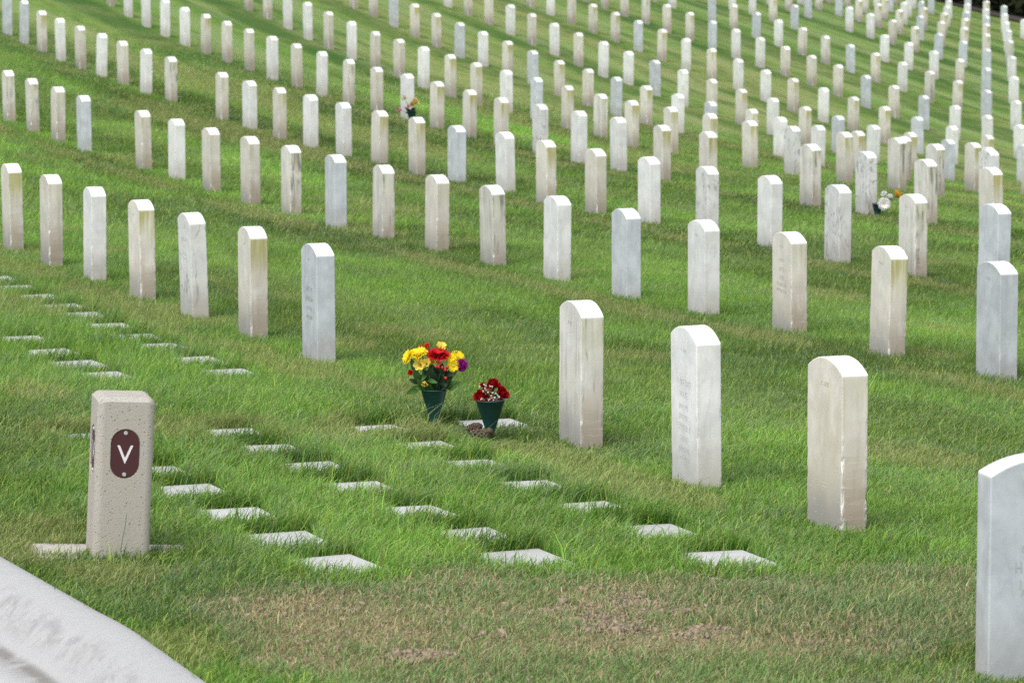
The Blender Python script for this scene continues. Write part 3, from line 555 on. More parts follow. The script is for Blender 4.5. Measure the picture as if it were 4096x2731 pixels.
def orient(pos, nrm, spin=0):
    q = Vector(nrm).normalized().to_track_quat('Z', 'Y')
    return Matrix.Translation(pos) @ q.to_matrix().to_4x4() @ Matrix.Rotation(spin, 4, 'Z')
def stem_part(root, foot, head, r=.0022, mat=None):
    bm = bmesh.new(); f = Vector(foot); h = Vector(head); mid = (f + h) / 2 + Vector((random.uniform(-.006, .006), 0, .008))
    tube(bm, [f, (f + mid) / 2, mid, (mid + h) / 2, h], r, r * .8); return mesh_obj('stem', bm, mat or STEMG, root, True)
def thing(name, base, rz, label, cat, group):
    e = empty(name, base, rz); tag(e, label, cat, group); return e
def daisy(root, pos, nrm, rad, mat, cmat=CENT, n=26, layers=2, cup=.12, name='bloom', wdf=.24, crad=.22):
    rd = random.Random(str(pos)); bm = bmesh.new(); M = orient(pos, nrm)
    for l in range(layers):
        for i in range(n):
            a = 2 * math.pi * (i + .5 * l) / n + rd.uniform(-.06, .06)
            Mp = M @ Matrix.Rotation(a, 4, 'Z') @ Matrix.Translation((rad * .1, 0, l * rad * .05)) @ Matrix.Rotation(-R(10 + 16 * l + rd.uniform(-8, 8)), 4, 'Y')
            petal(bm, Mp, rad * (.92 - .16 * l) * rd.uniform(.92, 1.05), rad * wdf * rd.uniform(.85, 1.15), -cup, .2, .35, 4, .45)
    b = mesh_obj(name, bm, mat, root, True)
    bm = bmesh.new(); bmesh.ops.create_icosphere(bm, subdivisions=3, radius=rad * crad)
    for v in bm.verts: v.co *= rd.uniform(.93, 1.05)
    bmesh.ops.transform(bm, matrix=M @ Matrix.Translation((0, 0, rad * .08)) @ Matrix.Diagonal((1, 1, .55, 1)), verts=bm.verts)
    c = mesh_obj('flower_centre', bm, cmat, root, True); c.parent = b
    bm = bmesh.new(); bmesh.ops.create_cone(bm, cap_ends=True, segments=12, radius1=rad * .07, radius2=rad * .26, depth=rad * .3)
    bmesh.ops.transform(bm, matrix=M @ Matrix.Translation((0, 0, -rad * .13)), verts=bm.verts); mesh_obj('calyx', bm, STEMG, root, True)
    return b
def ruffle(root, pos, rad, mat, n=60, name='bloom', nrm=(0, -1, .5)):
    rd = random.Random(str(pos)); bm = bmesh.new(); M0 = orient(pos, nrm)
    for i in range(n):
        th = math.acos(1 - 1.45 * (i + .5) / n); ph = i * 2.39996
        d = Vector((math.sin(th) * math.cos(ph), math.sin(th) * math.sin(ph), math.cos(th)))
        q = d.to_track_quat('X', 'Z').to_matrix().to_4x4() @ Matrix.Rotation(rd.uniform(0, 6.28), 4, 'X')
        petal(bm, M0 @ Matrix.Translation(d * rad * .18) @ q, rad * rd.uniform(.72, .88), rad * .55, rd.uniform(-.3, .3), .25, .2, 4, .9, .09, rd)
    b = mesh_obj(name, bm, mat, root, True)
    bm = bmesh.new(); bmesh.ops.create_cone(bm, cap_ends=True, segments=10, radius1=rad * .12, radius2=rad * .34, depth=rad * .8)
    bmesh.ops.transform(bm, matrix=M0 @ Matrix.Translation((0, 0, -rad * .55)), verts=bm.verts); mesh_obj('calyx', bm, STEMG, root, True)
    return b
def rose(root, pos, rad, nrm, mat=None):
    rd = random.Random(str(pos)); bm = bmesh.new(); M = orient(pos, nrm)
    for i in range(17):
        f = i / 16; a = i * 2.2; rr = rad * (.12 + .55 * f)
        Mp = M @ Matrix.Rotation(a, 4, 'Z') @ Matrix.Translation((rr * .55, 0, rad * (-.45 + .1 * (1 - f)))) @ Matrix.Rotation(-R(86 - 46 * f * f), 4, 'Y')
        petal(bm, Mp, rad * (1.15 - .1 * f), rad * (.6 + .75 * f), -.28 * f, .33, .55, 6, .75, .02, rd)
    b = mesh_obj('bloom', bm, mat or DRED, root, True)
    bm = bmesh.new(); bmesh.ops.create_cone(bm, cap_ends=True, segments=10, radius1=rad * .1, radius2=rad * .4, depth=rad * .4)
    bmesh.ops.transform(bm, matrix=M @ Matrix.Translation((0, 0, -rad * .6)), verts=bm.verts); mesh_obj('calyx', bm, STEMG, root, True)
    return b
def lily(root, pos, rad, nrm, mat=None):
    rd = random.Random(str(pos)); bm = bmesh.new(); M = orient(pos, nrm)
    for i in range(6):
        Mp = M @ Matrix.Rotation(i * math.pi / 3 + rd.uniform(-.15, .15), 4, 'Z') @ Matrix.Translation((rad * .05, 0, -rad * .55)) @ Matrix.Rotation(-R(rd.uniform(50, 74)), 4, 'Y')
        petal(bm, Mp, rad * 1.25, rad * (.95 if i % 2 else .72), -.22, .22, .3, 6, .72, 0, rd)
    b = mesh_obj('bloom', bm, mat or PYEL, root, True)
    bm = bmesh.new()
    for i in range(5):
        a = i * 1.256; tube(bm, [M @ Vector((0, 0, -rad * .3)), M @ Vector((.1 * rad * math.cos(a), .1 * rad * math.sin(a), rad * .2)), M @ Vector((.2 * rad * math.cos(a), .2 * rad * math.sin(a), rad * .5))], rad * .02, rad * .03, 4)
    s = mesh_obj('stamens', bm, CENT, root, True); s.parent = b
    return b
def leaf(root, basep, tipp, wd, mat, bend=.15, roll=0.0, name='leaf'):
    b = Vector(basep); d = Vector(tipp) - b; L = d.length
    X_ = d.normalized(); N_ = Vector((0, -1, .35)); N_ = (N_ - X_ * N_.dot(X_)).normalized(); Y_ = N_.cross(X_); q = Matrix((X_, Y_, N_)).transposed().to_4x4(); bm = bmesh.new(); M = Matrix.Translation(b) @ q @ Matrix.Rotation(random.uniform(-.65, .65), 4, 'X'); n = 8; rows = []
    for i in range(n + 1):
        s = i / n; w = wd * math.sin(math.pi * min(1, (s * .93 + .05)) ** .85) ** .8 if i < n else wd * .03
        z = bend * L * math.sin(math.pi * s)
        rows.append([bm.verts.new(M @ Vector((L * s, q_ * w * .5, z - .12 * w * (1 - q_ * q_) + .02 * w * math.sin(9 * s + 3 * q_)))) for q_ in (-1, -.5, 0, .5, 1)])
    for a, c in zip(rows[:-1], rows[1:]):
        for k in range(4): bm.faces.new((a[k], a[k + 1], c[k + 1], c[k]))
    return mesh_obj(name, bm, mat, root, True)
def cone_vase(base, rz, r_top, h, label, name='flower_cone', r_bot=.0205):
    e = thing(name, base, rz, label, 'flower vase', 'green cone vases')
    bm = bmesh.new(); seg = 36
    prof = [(.004, -.12), (r_bot * .55, -.02), (r_bot, .028), (r_bot + (r_top - r_bot) * .5, .028 + (h - .028) * .5), (r_bot + (r_top - r_bot) * .51 + .0012, .028 + (h - .028) * .51), (r_top - .001, h - .004), (r_top + .0022, h - .003), (r_top + .0022, h), (r_top - .003, h), (r_top - .006, h - .02), (r_bot * .7, .06)]
    prev = None
    for r_, z in prof:
        ring = [bm.verts.new((r_ * math.cos(k * 2 * math.pi / seg), r_ * math.sin(k * 2 * math.pi / seg), z)) for k in range(seg)]
        if prev:
            for k in range(seg): bm.faces.new((prev[k], prev[(k + 1) % seg], ring[(k + 1) % seg], ring[k]))
        prev = ring
    bm.faces.new(prev)
    mesh_obj('cone', bm, GREEN_CONE, e, True)
    return e

# local frame for bouquets: x right, y away, z up, seen from the road
def facing(x, y): return math.atan2(-x, y)
# ---- big mixed bouquet
b1 = uw(18.458, 5.230); z1 = tz(*b1) + SOIL; rz1 = facing(*b1); S1 = 2878.0; H1 = .165
V1 = (b1[0], b1[1], z1); cone_vase(V1, rz1, .062, H1, 'green cone vase holding the big mixed bouquet')
def L1(cx, cy, dy=0.0): return ((cx - 522) / S1, dy, H1 + (690 - cy) / S1)
foot1 = (0, 0, H1 - .06); G1 = 'flowers of the big mixed bouquet'
def flower1(name, label, head, maker, cat='flower'):
    e = thing(name, V1, rz1, label, cat, G1); maker(e); stem_part(e, (head[0] * .12, head[1] * .2, H1 - .05), head); return e
fl = [
 ('gerbera', 'large yellow gerbera at the top left of the big bouquet', L1(325, 215, -.012), lambda e, p: daisy(e, p, (-.2, -.34, .92), .045, YEL, n=28)),
 ('gerbera', 'yellow gerbera facing left at the outer edge of the big bouquet', L1(188, 258, -.01), lambda e, p: daisy(e, p, (-.8, -.35, .5), .038, YEL, n=24)),
 ('gerbera', 'large red gerbera in the centre of the big bouquet', L1(580, 240, -.028), lambda e, p: daisy(e, p, (.03, -.30, .95), .056, RED, BRN, n=34, layers=3)),
 ('daisy', 'yellow daisy facing the road, beside the purple carnation', L1(782, 368, -.045), lambda e, p: daisy(e, p, (.1, -1, .12), .029, YEL, n=20, crad=.3)),
 ('daisy', 'yellow daisy above and left of the purple carnation', L1(755, 270, -.03), lambda e, p: daisy(e, p, (-.1, -.8, .5), .026, YEL, n=20)),
 ('daisy', 'yellow daisy at the back of the right-hand side, above the purple carnation', L1(838, 248, -.005), lambda e, p: daisy(e, p, (.35, -.5, .75), .031, YEL, n=20)),
 ('carnation', 'ruffled purple carnation on the outer edge of the big bouquet', L1(885, 362, -.03), lambda e, p: ruffle(e, p, .029, PURP, 64, nrm=(.45, -.85, .2))),
 ('carnation', 'small purple carnation between the yellow and red gerberas', L1(462, 185, .0), lambda e, p: ruffle(e, p, .011, PURP, 26)),
 ('carnation', 'scarlet carnation standing above the bouquet', L1(430, 122, .01), lambda e, p: ruffle(e, p, .0135, ORED, 36, nrm=(0, -.5, .9))),
 ('carnation', 'scarlet carnation bud standing left of the open scarlet one', L1(343, 122, .015), lambda e, p: ruffle(e, p, .007, ORED, 18, nrm=(0, -.2, 1))),
 ('carnation', 'red carnation low on the outer left of the big bouquet', L1(214, 466, -.01), lambda e, p: ruffle(e, p, .0145, RED, 36, nrm=(-.6, -.7, -.1))),
 ('alstroemeria', 'pale yellow alstroemeria at the very top of the big bouquet', L1(615, 140, .005), lambda e, p: lily(e, p, .031, (.1, -.45, .85))),
 ('alstroemeria', 'pale yellow alstroemeria under the yellow gerbera', L1(338, 345, -.045), lambda e, p: lily(e, p, .034, (-.2, -.95, .1))),
 ('alstroemeria', 'pale yellow alstroemeria just below the red gerbera', L1(425, 330, -.05), lambda e, p: lily(e, p, .028, (-.1, -.8, .5))),
 ('alstroemeria', 'pale yellow alstroemeria beside the red berries', L1(502, 318, -.045), lambda e, p: lily(e, p, .024, (.15, -.7, .6))),
 ('alstroemeria', 'small drooping yellow alstroemeria among the lower leaves', L1(398, 585, -.06), lambda e, p: lily(e, p, .019, (-.1, -.6, -.7))),
]
for nm, lab, p, mk in fl: flower1(nm, lab, p, lambda e, p=p, mk=mk: mk(e, p))
e = thing('berry_sprig', V1, rz1, 'sprig of shiny red hypericum berries in the big bouquet', 'berry sprig', G1)
stem_part(e, (0, 0, H1 - .05), L1(620, 430, -.045), .0018)
for cx, cy in ((576, 312), (612, 326), (585, 373), (550, 368), (635, 382), (670, 412), (697, 376), (676, 522)):
    bm = bmesh.new(); bmesh.ops.create_uvsphere(bm, u_segments=14, v_segments=10, radius=.0078); p = Vector(L1(cx, cy, -.06))
    bmesh.ops.transform(bm, matrix=Matrix.Translation(p) @ Matrix.Diagonal((.92, .92, 1.08, 1)), verts=bm.verts); bq = mesh_obj('berry', bm, BERRY, e, True)
    bm = bmesh.new()
    for k in range(4): petal(bm, Matrix.Translation(p - Vector((0, 0, .007))) @ Matrix.Rotation(k * 1.57, 4, 'Z') @ Matrix.Rotation(-.5, 4, 'Y'), .008, .005, .1)
    tube(bm, [p - Vector((0, 0, .006)), p * .55 + Vector(L1(620, 470, -.045)) * .45, Vector(L1(620, 470, -.045))], .0008, .0009, 5); mesh_obj('sepal', bm, STEMG, bq, True)
e = thing('foliage', V1, rz1, 'green leaves collaring the big bouquet above its cone', 'foliage', G1)
for (bx, by, tx, ty, wd, m, dy) in ((520, 600, 470, 370, .05, LEAFD, -.05), (600, 600, 640, 330, .055, LEAFD, -.04), (620, 500, 830, 430, .03, LEAFD, -.05), (330, 620, 250, 400, .036, LEAFG, -.03), (300, 480, 215, 270, .03, LEAFG, -.02),
        (330, 650, 150, 740, .038, LEAFL, -.04), (340, 610, 190, 555, .024, LEAFD, -.01), (420, 690, 300, 530, .036, LEAFG, -.05), (480, 690, 345, 600, .030, LEAFG, -.06), (560, 690, 700, 600, .038, LEAFD, -.06),
        (640, 690, 820, 590, .034, LEAFG, -.03), (690, 640, 890, 600, .02, LEAFG, -.01), (690, 670, 780, 690, .022, LEAFG, -.04), (440, 560, 570, 580, .022, LEAFG, -.07), (520, 690, 570, 560, .03, LEAFD, -.06), (380, 690, 270, 650, .022, LEAFL, -.055),
        (420, 480, 360, 560, .02, LEAFG, -.06), (560, 690, 440, 600, .03, LEAFG, -.045), (600, 640, 560, 470, .05, LEAFD, -.03), (650, 690, 720, 560, .03, LEAFD, -.03), (420, 640, 380, 420, .04, LEAFD, .0), (480, 640, 500, 360, .05, LEAFD, .01), (680, 640, 740, 430, .035, LEAFD, .0),
        (560, 690, 600, 640, .05, LEAFD, -.062), (700, 240, 850, 190, .012, LEAFL, .0), (470, 690, 420, 650, .04, LEAFG, -.058), (560, 660, 560, 380, .062, LEAFD, -.02), (460, 660, 420, 430, .05, LEAFD, -.015), (660, 660, 690, 450, .055, LEAFD, -.015), (640, 620, 780, 520, .04, LEAFG, -.02), (380, 640, 300, 480, .045, LEAFG, -.01), (700, 660, 830, 640, .035, LEAFG, -.05), (600, 700, 640, 610, .045, LEAFD, -.064)):
    b_ = Vector(L1(bx, by, dy * .4)); leaf(e, b_, L1(tx, ty, dy), wd, m, .12, random.uniform(-.9, .9) + 1.1)
bm = bmesh.new()
for (tx, ty, dy) in ((800, 470, -.03), (770, 450, -.035), (820, 440, -.02), (700, 560, -.02), (470, 420, -.03), (400, 400, -.02), (450, 400, -.04)):
    tube(bm, [(0, 0, H1 - .04), Vector(L1((tx + 560) / 2, (ty + 700) / 2, dy * .6)), L1(tx, ty, dy)], .0017, .0013, 5)
mesh_obj('stalks', bm, STEMG, e, True)
# ---- rose cone
b2 = uw(17.755, 5.290); z2 = tz(*b2) + SOIL; rz2 = facing(*b2); S2 = 2986.0; H2 = .178
V2 = (b2[0], b2[1], z2); cone_vase(V2, rz2, .066, H2, 'green cone vase of red roses beside the pine cones', r_bot=.0175)
def L2(cx, cy, dy=0.0): return ((cx - 1278) / S2, dy, H2 + (822 - cy) / S2)
G2 = 'flowers of the rose cone'
for (cx, cy, dy, rad, nrm, lab) in ((1325, 628, .0, .031, (.1, -.5, .85), 'red rose standing highest in the green cone'), (1235, 750, -.03, .034, (-.15, -.9, .4), 'red rose in the middle front of the rose cone'),
        (1430, 745, -.012, .032, (.5, -.6, .5), 'red rose leaning over the right rim of the rose cone'), (1135, 775, -.01, .027, (-.6, -.6, .4), 'red rose leaning over the left rim of the rose cone'), (1180, 640, .01, .014, (-.3, -.5, .7), 'small red rosebud behind the white sprays')):
    e = thing('rose', V2, rz2, lab, 'flower', G2); p = L2(cx, cy, dy); rose(e, p, rad, nrm); stem_part(e, (p[0] * .15, 0, H2 - .06), (p[0], p[1], p[2] - rad * .6), .002)
leafE = thing('rose_leaf_sprig', V2, rz2, 'dark rose leaves tucked inside the rim of the rose cone', 'foliage', G2)
for (bx, tx, ty, dy) in ((1230, 1150, 700, .0), (1320, 1400, 690, .01), (1290, 1350, 790, -.04), (1270, 1310, 600, .02), (1200, 1190, 800, -.045)): leaf(leafE, L2(bx, 840, dy * .3), L2(tx, ty, dy), .022, LEAFD, .1, 1.0)
e = thing('gypsophila_spray', V2, rz2, 'white gypsophila spray across the red roses', 'flower spray', G2)
bm = bmesh.new(); root = Vector(L2(1275, 850, -.02))
dots = [(1222, 612), (1305, 620), (1210, 645), (1140, 617), (1278, 610), (1312, 700), (1352, 712), (1292, 742), (1335, 765), (1300, 773), (1398, 752), (1170, 775), (1272, 785), (1250, 690), (1185, 680), (1200, 590), (1375, 735), (1225, 670), (1160, 785), (1395, 765), (1320, 800), (1255, 800)]
rd = random.Random(5)
for (cx, cy) in dots:
    p = Vector(L2(cx, cy, -.062 + rd.uniform(-.006, .008))); mid = (root * .35 + p * .65) + Vector((rd.uniform(-.012, .012), -.005, 0))
    tube(bm, [root, mid, p], .0007, .0004, 4)
    for k in range(3):
        q = mid + Vector((rd.uniform(-.012, .012), rd.uniform(-.008, .004), rd.uniform(-.006, .016))); tube(bm, [mid, q], .0005, .0004, 4)
mesh_obj('stalks', bm, simple('spray_stalk', (.33, .30, .14), .7, .3), e)
for (cx, cy) in dots:
    b = bmesh.new(); p = Vector(L2(cx, cy, -.064 + rd.uniform(-.005, .005)))
    for k in range(16):
        M = Matrix.Translation(p) @ Euler((rd.uniform(0, 6.3), rd.uniform(0, 6.3), rd.uniform(0, 6.3))).to_matrix().to_4x4()
        petal(b, M, rd.uniform(.0028, .0046), .0036, .3, .2, .4, 3, .8)
    mesh_obj('floret', b, WHT, e, True)
# ---- pine cones
def pine_cone(loc, rot, L, rad, label):
    e = thing('pine_cone', loc, 0, label, 'pine cone', 'pine cones lying by the rose cone'); e.rotation_euler = rot
    rd = random.Random(label); bm = bmesh.new(); N = 60
    for i in range(N):
        s = i / (N - 1); a = i * 2.39996; r_ = rad * math.sin(math.pi * (.10 + .84 * s)) ** .7; z = (s - .5) * L
        up = R(20 + 50 * s)
        M = Matrix.Translation((0, 0, z)) @ Matrix.Rotation(a, 4, 'Z') @ Matrix.Rotation(-up, 4, 'Y')
        ln = r_ * rd.uniform(.95, 1.1); w = rad * .52
        pts = [(.1 * ln, -.3 * w, 0), (.1 * ln, .3 * w, 0), (.85 * ln, .62 * w, .002), (1.0 * ln, .2 * w, .005), (1.0 * ln, -.2 * w, .005), (.85 * ln, -.62 * w, .002)]
        tv = [bm.verts.new(M @ Vector(p)) for p in pts]; bv = [bm.verts.new(M @ Vector((p[0] * .98, p[1] * .95, p[2] - .0045))) for p in pts]
        bm.faces.new(tv); bm.faces.new(list(reversed(bv)))
        for k in range(6): bm.faces.new((tv[k], bv[k], bv[(k + 1) % 6], tv[(k + 1) % 6]))
    mesh_obj('scales', bm, PCM, e)
t = NT('pine_cone_scales'); tc = t.n('ShaderNodeTexCoord'); n_ = t.noise(tc.outputs['Object'], 120, 3, .7)
t.l(t.mix(t.mapr(n_, .35, .7), (.022, .014, .009), (.19, .13, .09)), t.b.inputs['Base Color']); t.b.inputs['Roughness'].default_value = .75; PCM = t.m
for (u_, w_, hz, rot, L, rad, lab) in ((17.86, 5.243, .042, (R(75), 0, R(60)), .075, .028, 'brown pine cone lying behind the other two'), (17.70, 5.222, .03, (R(95), R(10), R(100)), .08, .03, 'large open pine cone in the middle of three'), (17.72, 5.272, .03, (R(60), R(-20), R(20)), .07, .028, 'brown pine cone touching the foot of the rose cone')):
    x, y = uw(u_, w_); pine_cone((x, y, tz(x, y) + SOIL + hz), rot, L, rad, lab)

# ---- far bouquet with faded flowers (fourth row)
vx, vy = -1.345, 56.75; vz = tz(vx, vy) + SOIL; V3 = (vx, vy, vz); rz3 = facing(vx, vy); G3 = 'faded flowers in the far bouquet'
cone_vase(V3, rz3, .065, .19, 'dark cone vase of the faded bouquet far up the slope', r_bot=.03)
S3 = 11.2 * 1.7416 * 58.3 ** -1 * 9717 / 1.7416 / 1.0   # zoom pixels per metre
S3 = 11.2 / .5742 * 9717 / 56.75
def L3(cx, cy, dy=0.0): return ((cx - 930) / S3, dy, .19 + (960 - cy) / S3)
for (nm, lab, p, mk) in (('rose', 'pale yellow rose at the top of the faded bouquet', L3(1090, 545, -.02), lambda e, p: rose(e, p, .05, (.3, -.8, .6), FADY)),
        ('rose', 'deeper yellow rose lower in the faded bouquet', L3(945, 655, -.05), lambda e, p: rose(e, p, .038, (-.1, -1, .2), FADY)),
        ('lily', 'pink flower hanging out left of the faded bouquet', L3(400, 900, -.03), lambda e, p: lily(e, p, .05, (-.9, -.3, -.4), PINK)),
        ('lily', 'closed pink flower in the middle of the faded bouquet', L3(775, 770, -.06), lambda e, p: lily(e, p, .034, (.1, -.8, .5), PINK)),
        ('gladiolus', 'tall cream flower spike of the faded bouquet', L3(590, 350, -.01), lambda e, p: ruffle(e, p, .042, CRM, 30, nrm=(-.3, -.8, .4))),
        ('carnation', 'small cream carnation below the flower spike', L3(720, 590, -.03), lambda e, p: ruffle(e, p, .022, CRM, 24))):
    e = thing(nm, V3, rz3, lab, 'flower', G3); mk(e, p); stem_part(e, (0, 0, .13), p, .003)
e = thing('foliage', V3, rz3, 'dark leaves of the faded bouquet', 'foliage', G3)
for (tx, ty, wd, m) in ((640, 1050, .05, LEAFD), (1110, 850, .06, LEAFG), (820, 900, .06, LEAFD), (980, 880, .05, LEAFD), (600, 760, .04, LEAFD), (1060, 780, .05, LEAFD)): leaf(e, L3(930, 1020, 0), L3(tx, ty, -.03), wd, m, .1, 1.0)
# ---- daisy cone (third row)
vx, vy = 3.57, 41.05; vz = tz(vx, vy) + SOIL; V4 = (vx, vy, vz); rz4 = facing(vx, vy); G4 = 'flowers of the white daisy cone'
S4 = 10.455 / .5742 * 9717 / 41.05; H4 = .135
cone_vase(V4, rz4, .052, H4, 'green cone vase of the white daisy, by the veined stone', r_bot=.027)
def L4(cx, cy, dy=0.0): return ((cx - 675) / S4, dy, H4 + (790 - cy) / S4)
for (nm, lab, p, mk) in (('gerbera', 'big white gerbera leaning over the cone rim', L4(955, 765, -.06), lambda e, p: daisy(e, p, (.15, -1, .15), .066, WHT, n=26, crad=.17)),
        ('carnation', 'white carnation behind the big white gerbera', L4(950, 375, .0), lambda e, p: ruffle(e, p, .03, WHT, 40, nrm=(-.3, -.3, .9))),
        ('carnation', 'second white carnation, next to the orange sunflower', L4(1190, 500, .0), lambda e, p: ruffle(e, p, .028, WHT, 40, nrm=(.4, -.5, .7))),
        ('sunflower', 'orange sunflower seen from its side, facing away', L4(1500, 470, .02), lambda e, p: daisy(e, p, (.85, .25, .45), .062, ORG, BRN, n=16, cup=.1, wdf=.42, crad=.35))):
    e = thing(nm, V4, rz4, lab, 'flower', G4); mk(e, p); stem_part(e, (0, 0, .08), p, .0035)
e = thing('foliage', V4, rz4, 'grey-green leaves between the daisies and sunflower', 'foliage', G4)
for (tx, ty) in ((1330, 560), (1420, 620), (1100, 560), (1000, 480)): leaf(e, L4(780, 740, 0), L4(tx, ty, -.01), .03, LEAFG, .1, .8)

# ------------------------------------------------------------------ dark wood beyond the lawn
BARK = simple('bark', (.055, .042, .033), .95, .4, 20)
t = NT('dark_foliage'); tc = t.n('ShaderNodeTexCoord'); n_ = t.noise(tc.outputs['Object'], .8, 3); t.l(t.mix(t.mapr(n_, .35, .65), (.020, .026, .014), (.036, .042, .022)), t.b.inputs['Base Color']); t.b.inputs['Roughness'].default_value = .9; t.b.inputs['Specular IOR Level'].default_value = .05; DFOL = t.m
def dark_tree(x, y, h, rad, seed, label):
    e = thing('tree', (x, y, tz(x, y) + SOIL), 0, label, 'tree', 'dark trees beyond the lawn'); rd = np.random.default_rng(seed)
    bm = bmesh.new(); tube(bm, [(0, 0, -.3), (.1, 0, h * .3), (0, .15, h * .6), (.1, 0, h * .9)], .28, .06, 9)
    for k in range(7):
        a = k * 2.4; z = h * (.15 + .1 * k); tube(bm, [(0, 0, z), (rad * .4 * math.cos(a), rad * .4 * math.sin(a), z + .3), (rad * .8 * math.cos(a), rad * .8 * math.sin(a), z + .2)], .07, .02, 6)
    mesh_obj('trunk', bm, BARK, e, True)
    N = 9000; th = rd.random(N) * 2 * np.pi; zz = rd.random(N) ** .9; rr = rad * (1 - .75 * zz ** 1.6) * np.sqrt(rd.random(N) * .75 + .25) * (.75 + .5 * vnoise(th * 2 + seed, zz * 6))
    cpt = np.column_stack([rr * np.cos(th), rr * np.sin(th), .05 + zz * h]); a = rd.normal(size=(N, 3)); b = rd.normal(size=(N, 3))
    a /= np.linalg.norm(a, axis=1)[:, None]; b = np.cross(a, b); b /= np.linalg.norm(b, axis=1)[:, None]; s = rd.uniform(.10, .24, (N, 1))
    v = np.stack([cpt - a * s, cpt + b * s * .5, cpt + a * s, cpt - b * s * .5], 1).reshape(-1, 3)
    o = link(bpy.data.objects.new('crown', np_mesh('crown', v, [np.arange(4 * N).reshape(-1, 4)], DFOL))); o.parent = e
for i, (x, y, h, rad, lab) in enumerate(((14.6, 158.5, 6, 2.6, 'dark low-branched tree behind the last stones, farthest up the slope'), (17.2, 156.0, 6.5, 2.6, 'dark low-branched tree, second of the wood edge from the road side'),
        (19.4, 153.6, 6, 2.4, 'dark low-branched tree at the top corner of the lawn'), (21.6, 151.5, 6, 2.5, 'dark low-branched tree at the wood edge, nearest of the wood'), (18.6, 161, 8, 3, 'tall dark tree standing behind the others of the wood'), (23.6, 158, 8, 3, 'tall dark tree behind, at the far end of the wood'))):
    dark_tree(x, y, h, rad, 11 + i, lab)
t = NT('shaded_leaf_litter'); tc = t.n('ShaderNodeTexCoord'); n_ = t.noise(tc.outputs['Object'], 3, 4, .7); t.l(t.mix(n_, (.022, .017, .014), (.055, .042, .033)), t.b.inputs['Base Color']); t.b.inputs['Roughness'].default_value = 1  # ground under the trees, their shade put into its dark colour
gv = []; xs = np.linspace(11, 40, 30); ds = np.linspace(0, 60, 24)
for x in xs:
    y0 = 154.3 - (x - 15.0) * 2.55 + .5 * math.sin(x * 2.1)
    for d in ds: gv.append((x, y0 + d, tz(x, y0 + d) + .03))
ix = np.arange(len(gv)).reshape(30, 24)
tag(link(bpy.data.objects.new('soil', np_mesh('soil', np.array(gv), [np.stack([ix[:-1, :-1], ix[1:, :-1], ix[1:, 1:], ix[:-1, 1:]], -1).reshape(-1, 4)], t.m))), kind='structure')
# ------------------------------------------------------------------ grass blades
t = NT('grass_blades'); at = t.n('ShaderNodeAttribute'); at.attribute_name = 'Col'
cc = at.outputs['Color']; t.l(cc, t.b.inputs['Base Color']); t.b.inputs['Roughness'].default_value = .55; t.b.inputs['Specular IOR Level'].default_value = .18
tr = t.n('ShaderNodeBsdfTranslucent'); t.l(cc, tr.inputs[0]); mx = t.n('ShaderNodeMixShader'); mx.inputs[0].default_value = .28
t.l(t.b.outputs[0], mx.inputs[1]); t.l(tr.outputs[0], mx.inputs[2]); t.l(mx.outputs[0], t.out.inputs[0]); GRASS = t.m
# fast lookup of the turf height
gxs = np.arange(-14, 26.01, .25); gys = np.arange(8, 140, .5)
GXX, GYY = np.meshgrid(gxs, gys, indexing='ij'); GZ = TZ(GXX.ravel(), GYY.ravel()).reshape(GXX.shape)
def fz(x, y):
    a = np.clip((x - gxs[0]) / .25, 0, len(gxs) - 1.001); b = np.clip((y - gys[0]) / .5, 0, len(gys) - 1.001)
    i = a.astype(int); j = b.astype(int); fx = a - i; fy = b - j
    return (GZ[i, j] * (1 - fx) + GZ[i + 1, j] * fx) * (1 - fy) + (GZ[i, j + 1] * (1 - fx) + GZ[i + 1, j + 1] * fx) * fy
STX = np.array([(s[2], s[3]) for s in STONES] + [(fx, fy)])
def scatter(y0, y1, dens):
    k = .121 + .030; m = 1.35
    n = int(dens * (k * (y1 * y1 - y0 * y0) + 2 * m * (y1 - y0)))
    y = np.sqrt(rng.random(n) * (y1 * y1 - y0 * y0) + y0 * y0); x = (rng.random(n) * 2 - 1) * (k * y + m)
    u = x * U[0] + y * U[1]; w = x * W[0] + y * W[1]
    ok = w > kerb_w(u) - .016 + .02 * rng.random(n)
    return x[ok], y[ok], u[ok], w[ok]
def cut_out(x, y, u, w, pad):
    ok = np.ones(len(x), bool)
    for i, (mu, mw, _) in enumerate(MARKS):
        q = np.random.default_rng(i).random(2); jit = .03 * (vnoise(w * 30 + i, u * 0 + i) - .5)
        fr = .03 * q[0] + (.06 if i == len(MARKS) - 1 else 0)
        ok &= ~((u > mu - .235 + fr + jit) & (u < mu + .232) & (w > mw - .145 + .03 * q[1]) & (w < mw + .143))
    ok &= ~((np.abs(u - 14.18) < .095) & (np.abs(w - 2.87) < .09))
    ok &= ~((np.abs(u - 14.29) < .085) & (np.abs(w - 2.87) < .26))
    near = y < 60
    for (sx_, sy_) in STX[STX[:, 1] < 60]:
        du = (x - sx_) * U[0] + (y - sy_) * U[1]; dw = (x - sx_) * W[0] + (y - sy_) * W[1]
        ok &= ~((np.abs(du) < .165) & (np.abs(dw) < .05))
    return ok
C_ = lambda *a: np.array(a)
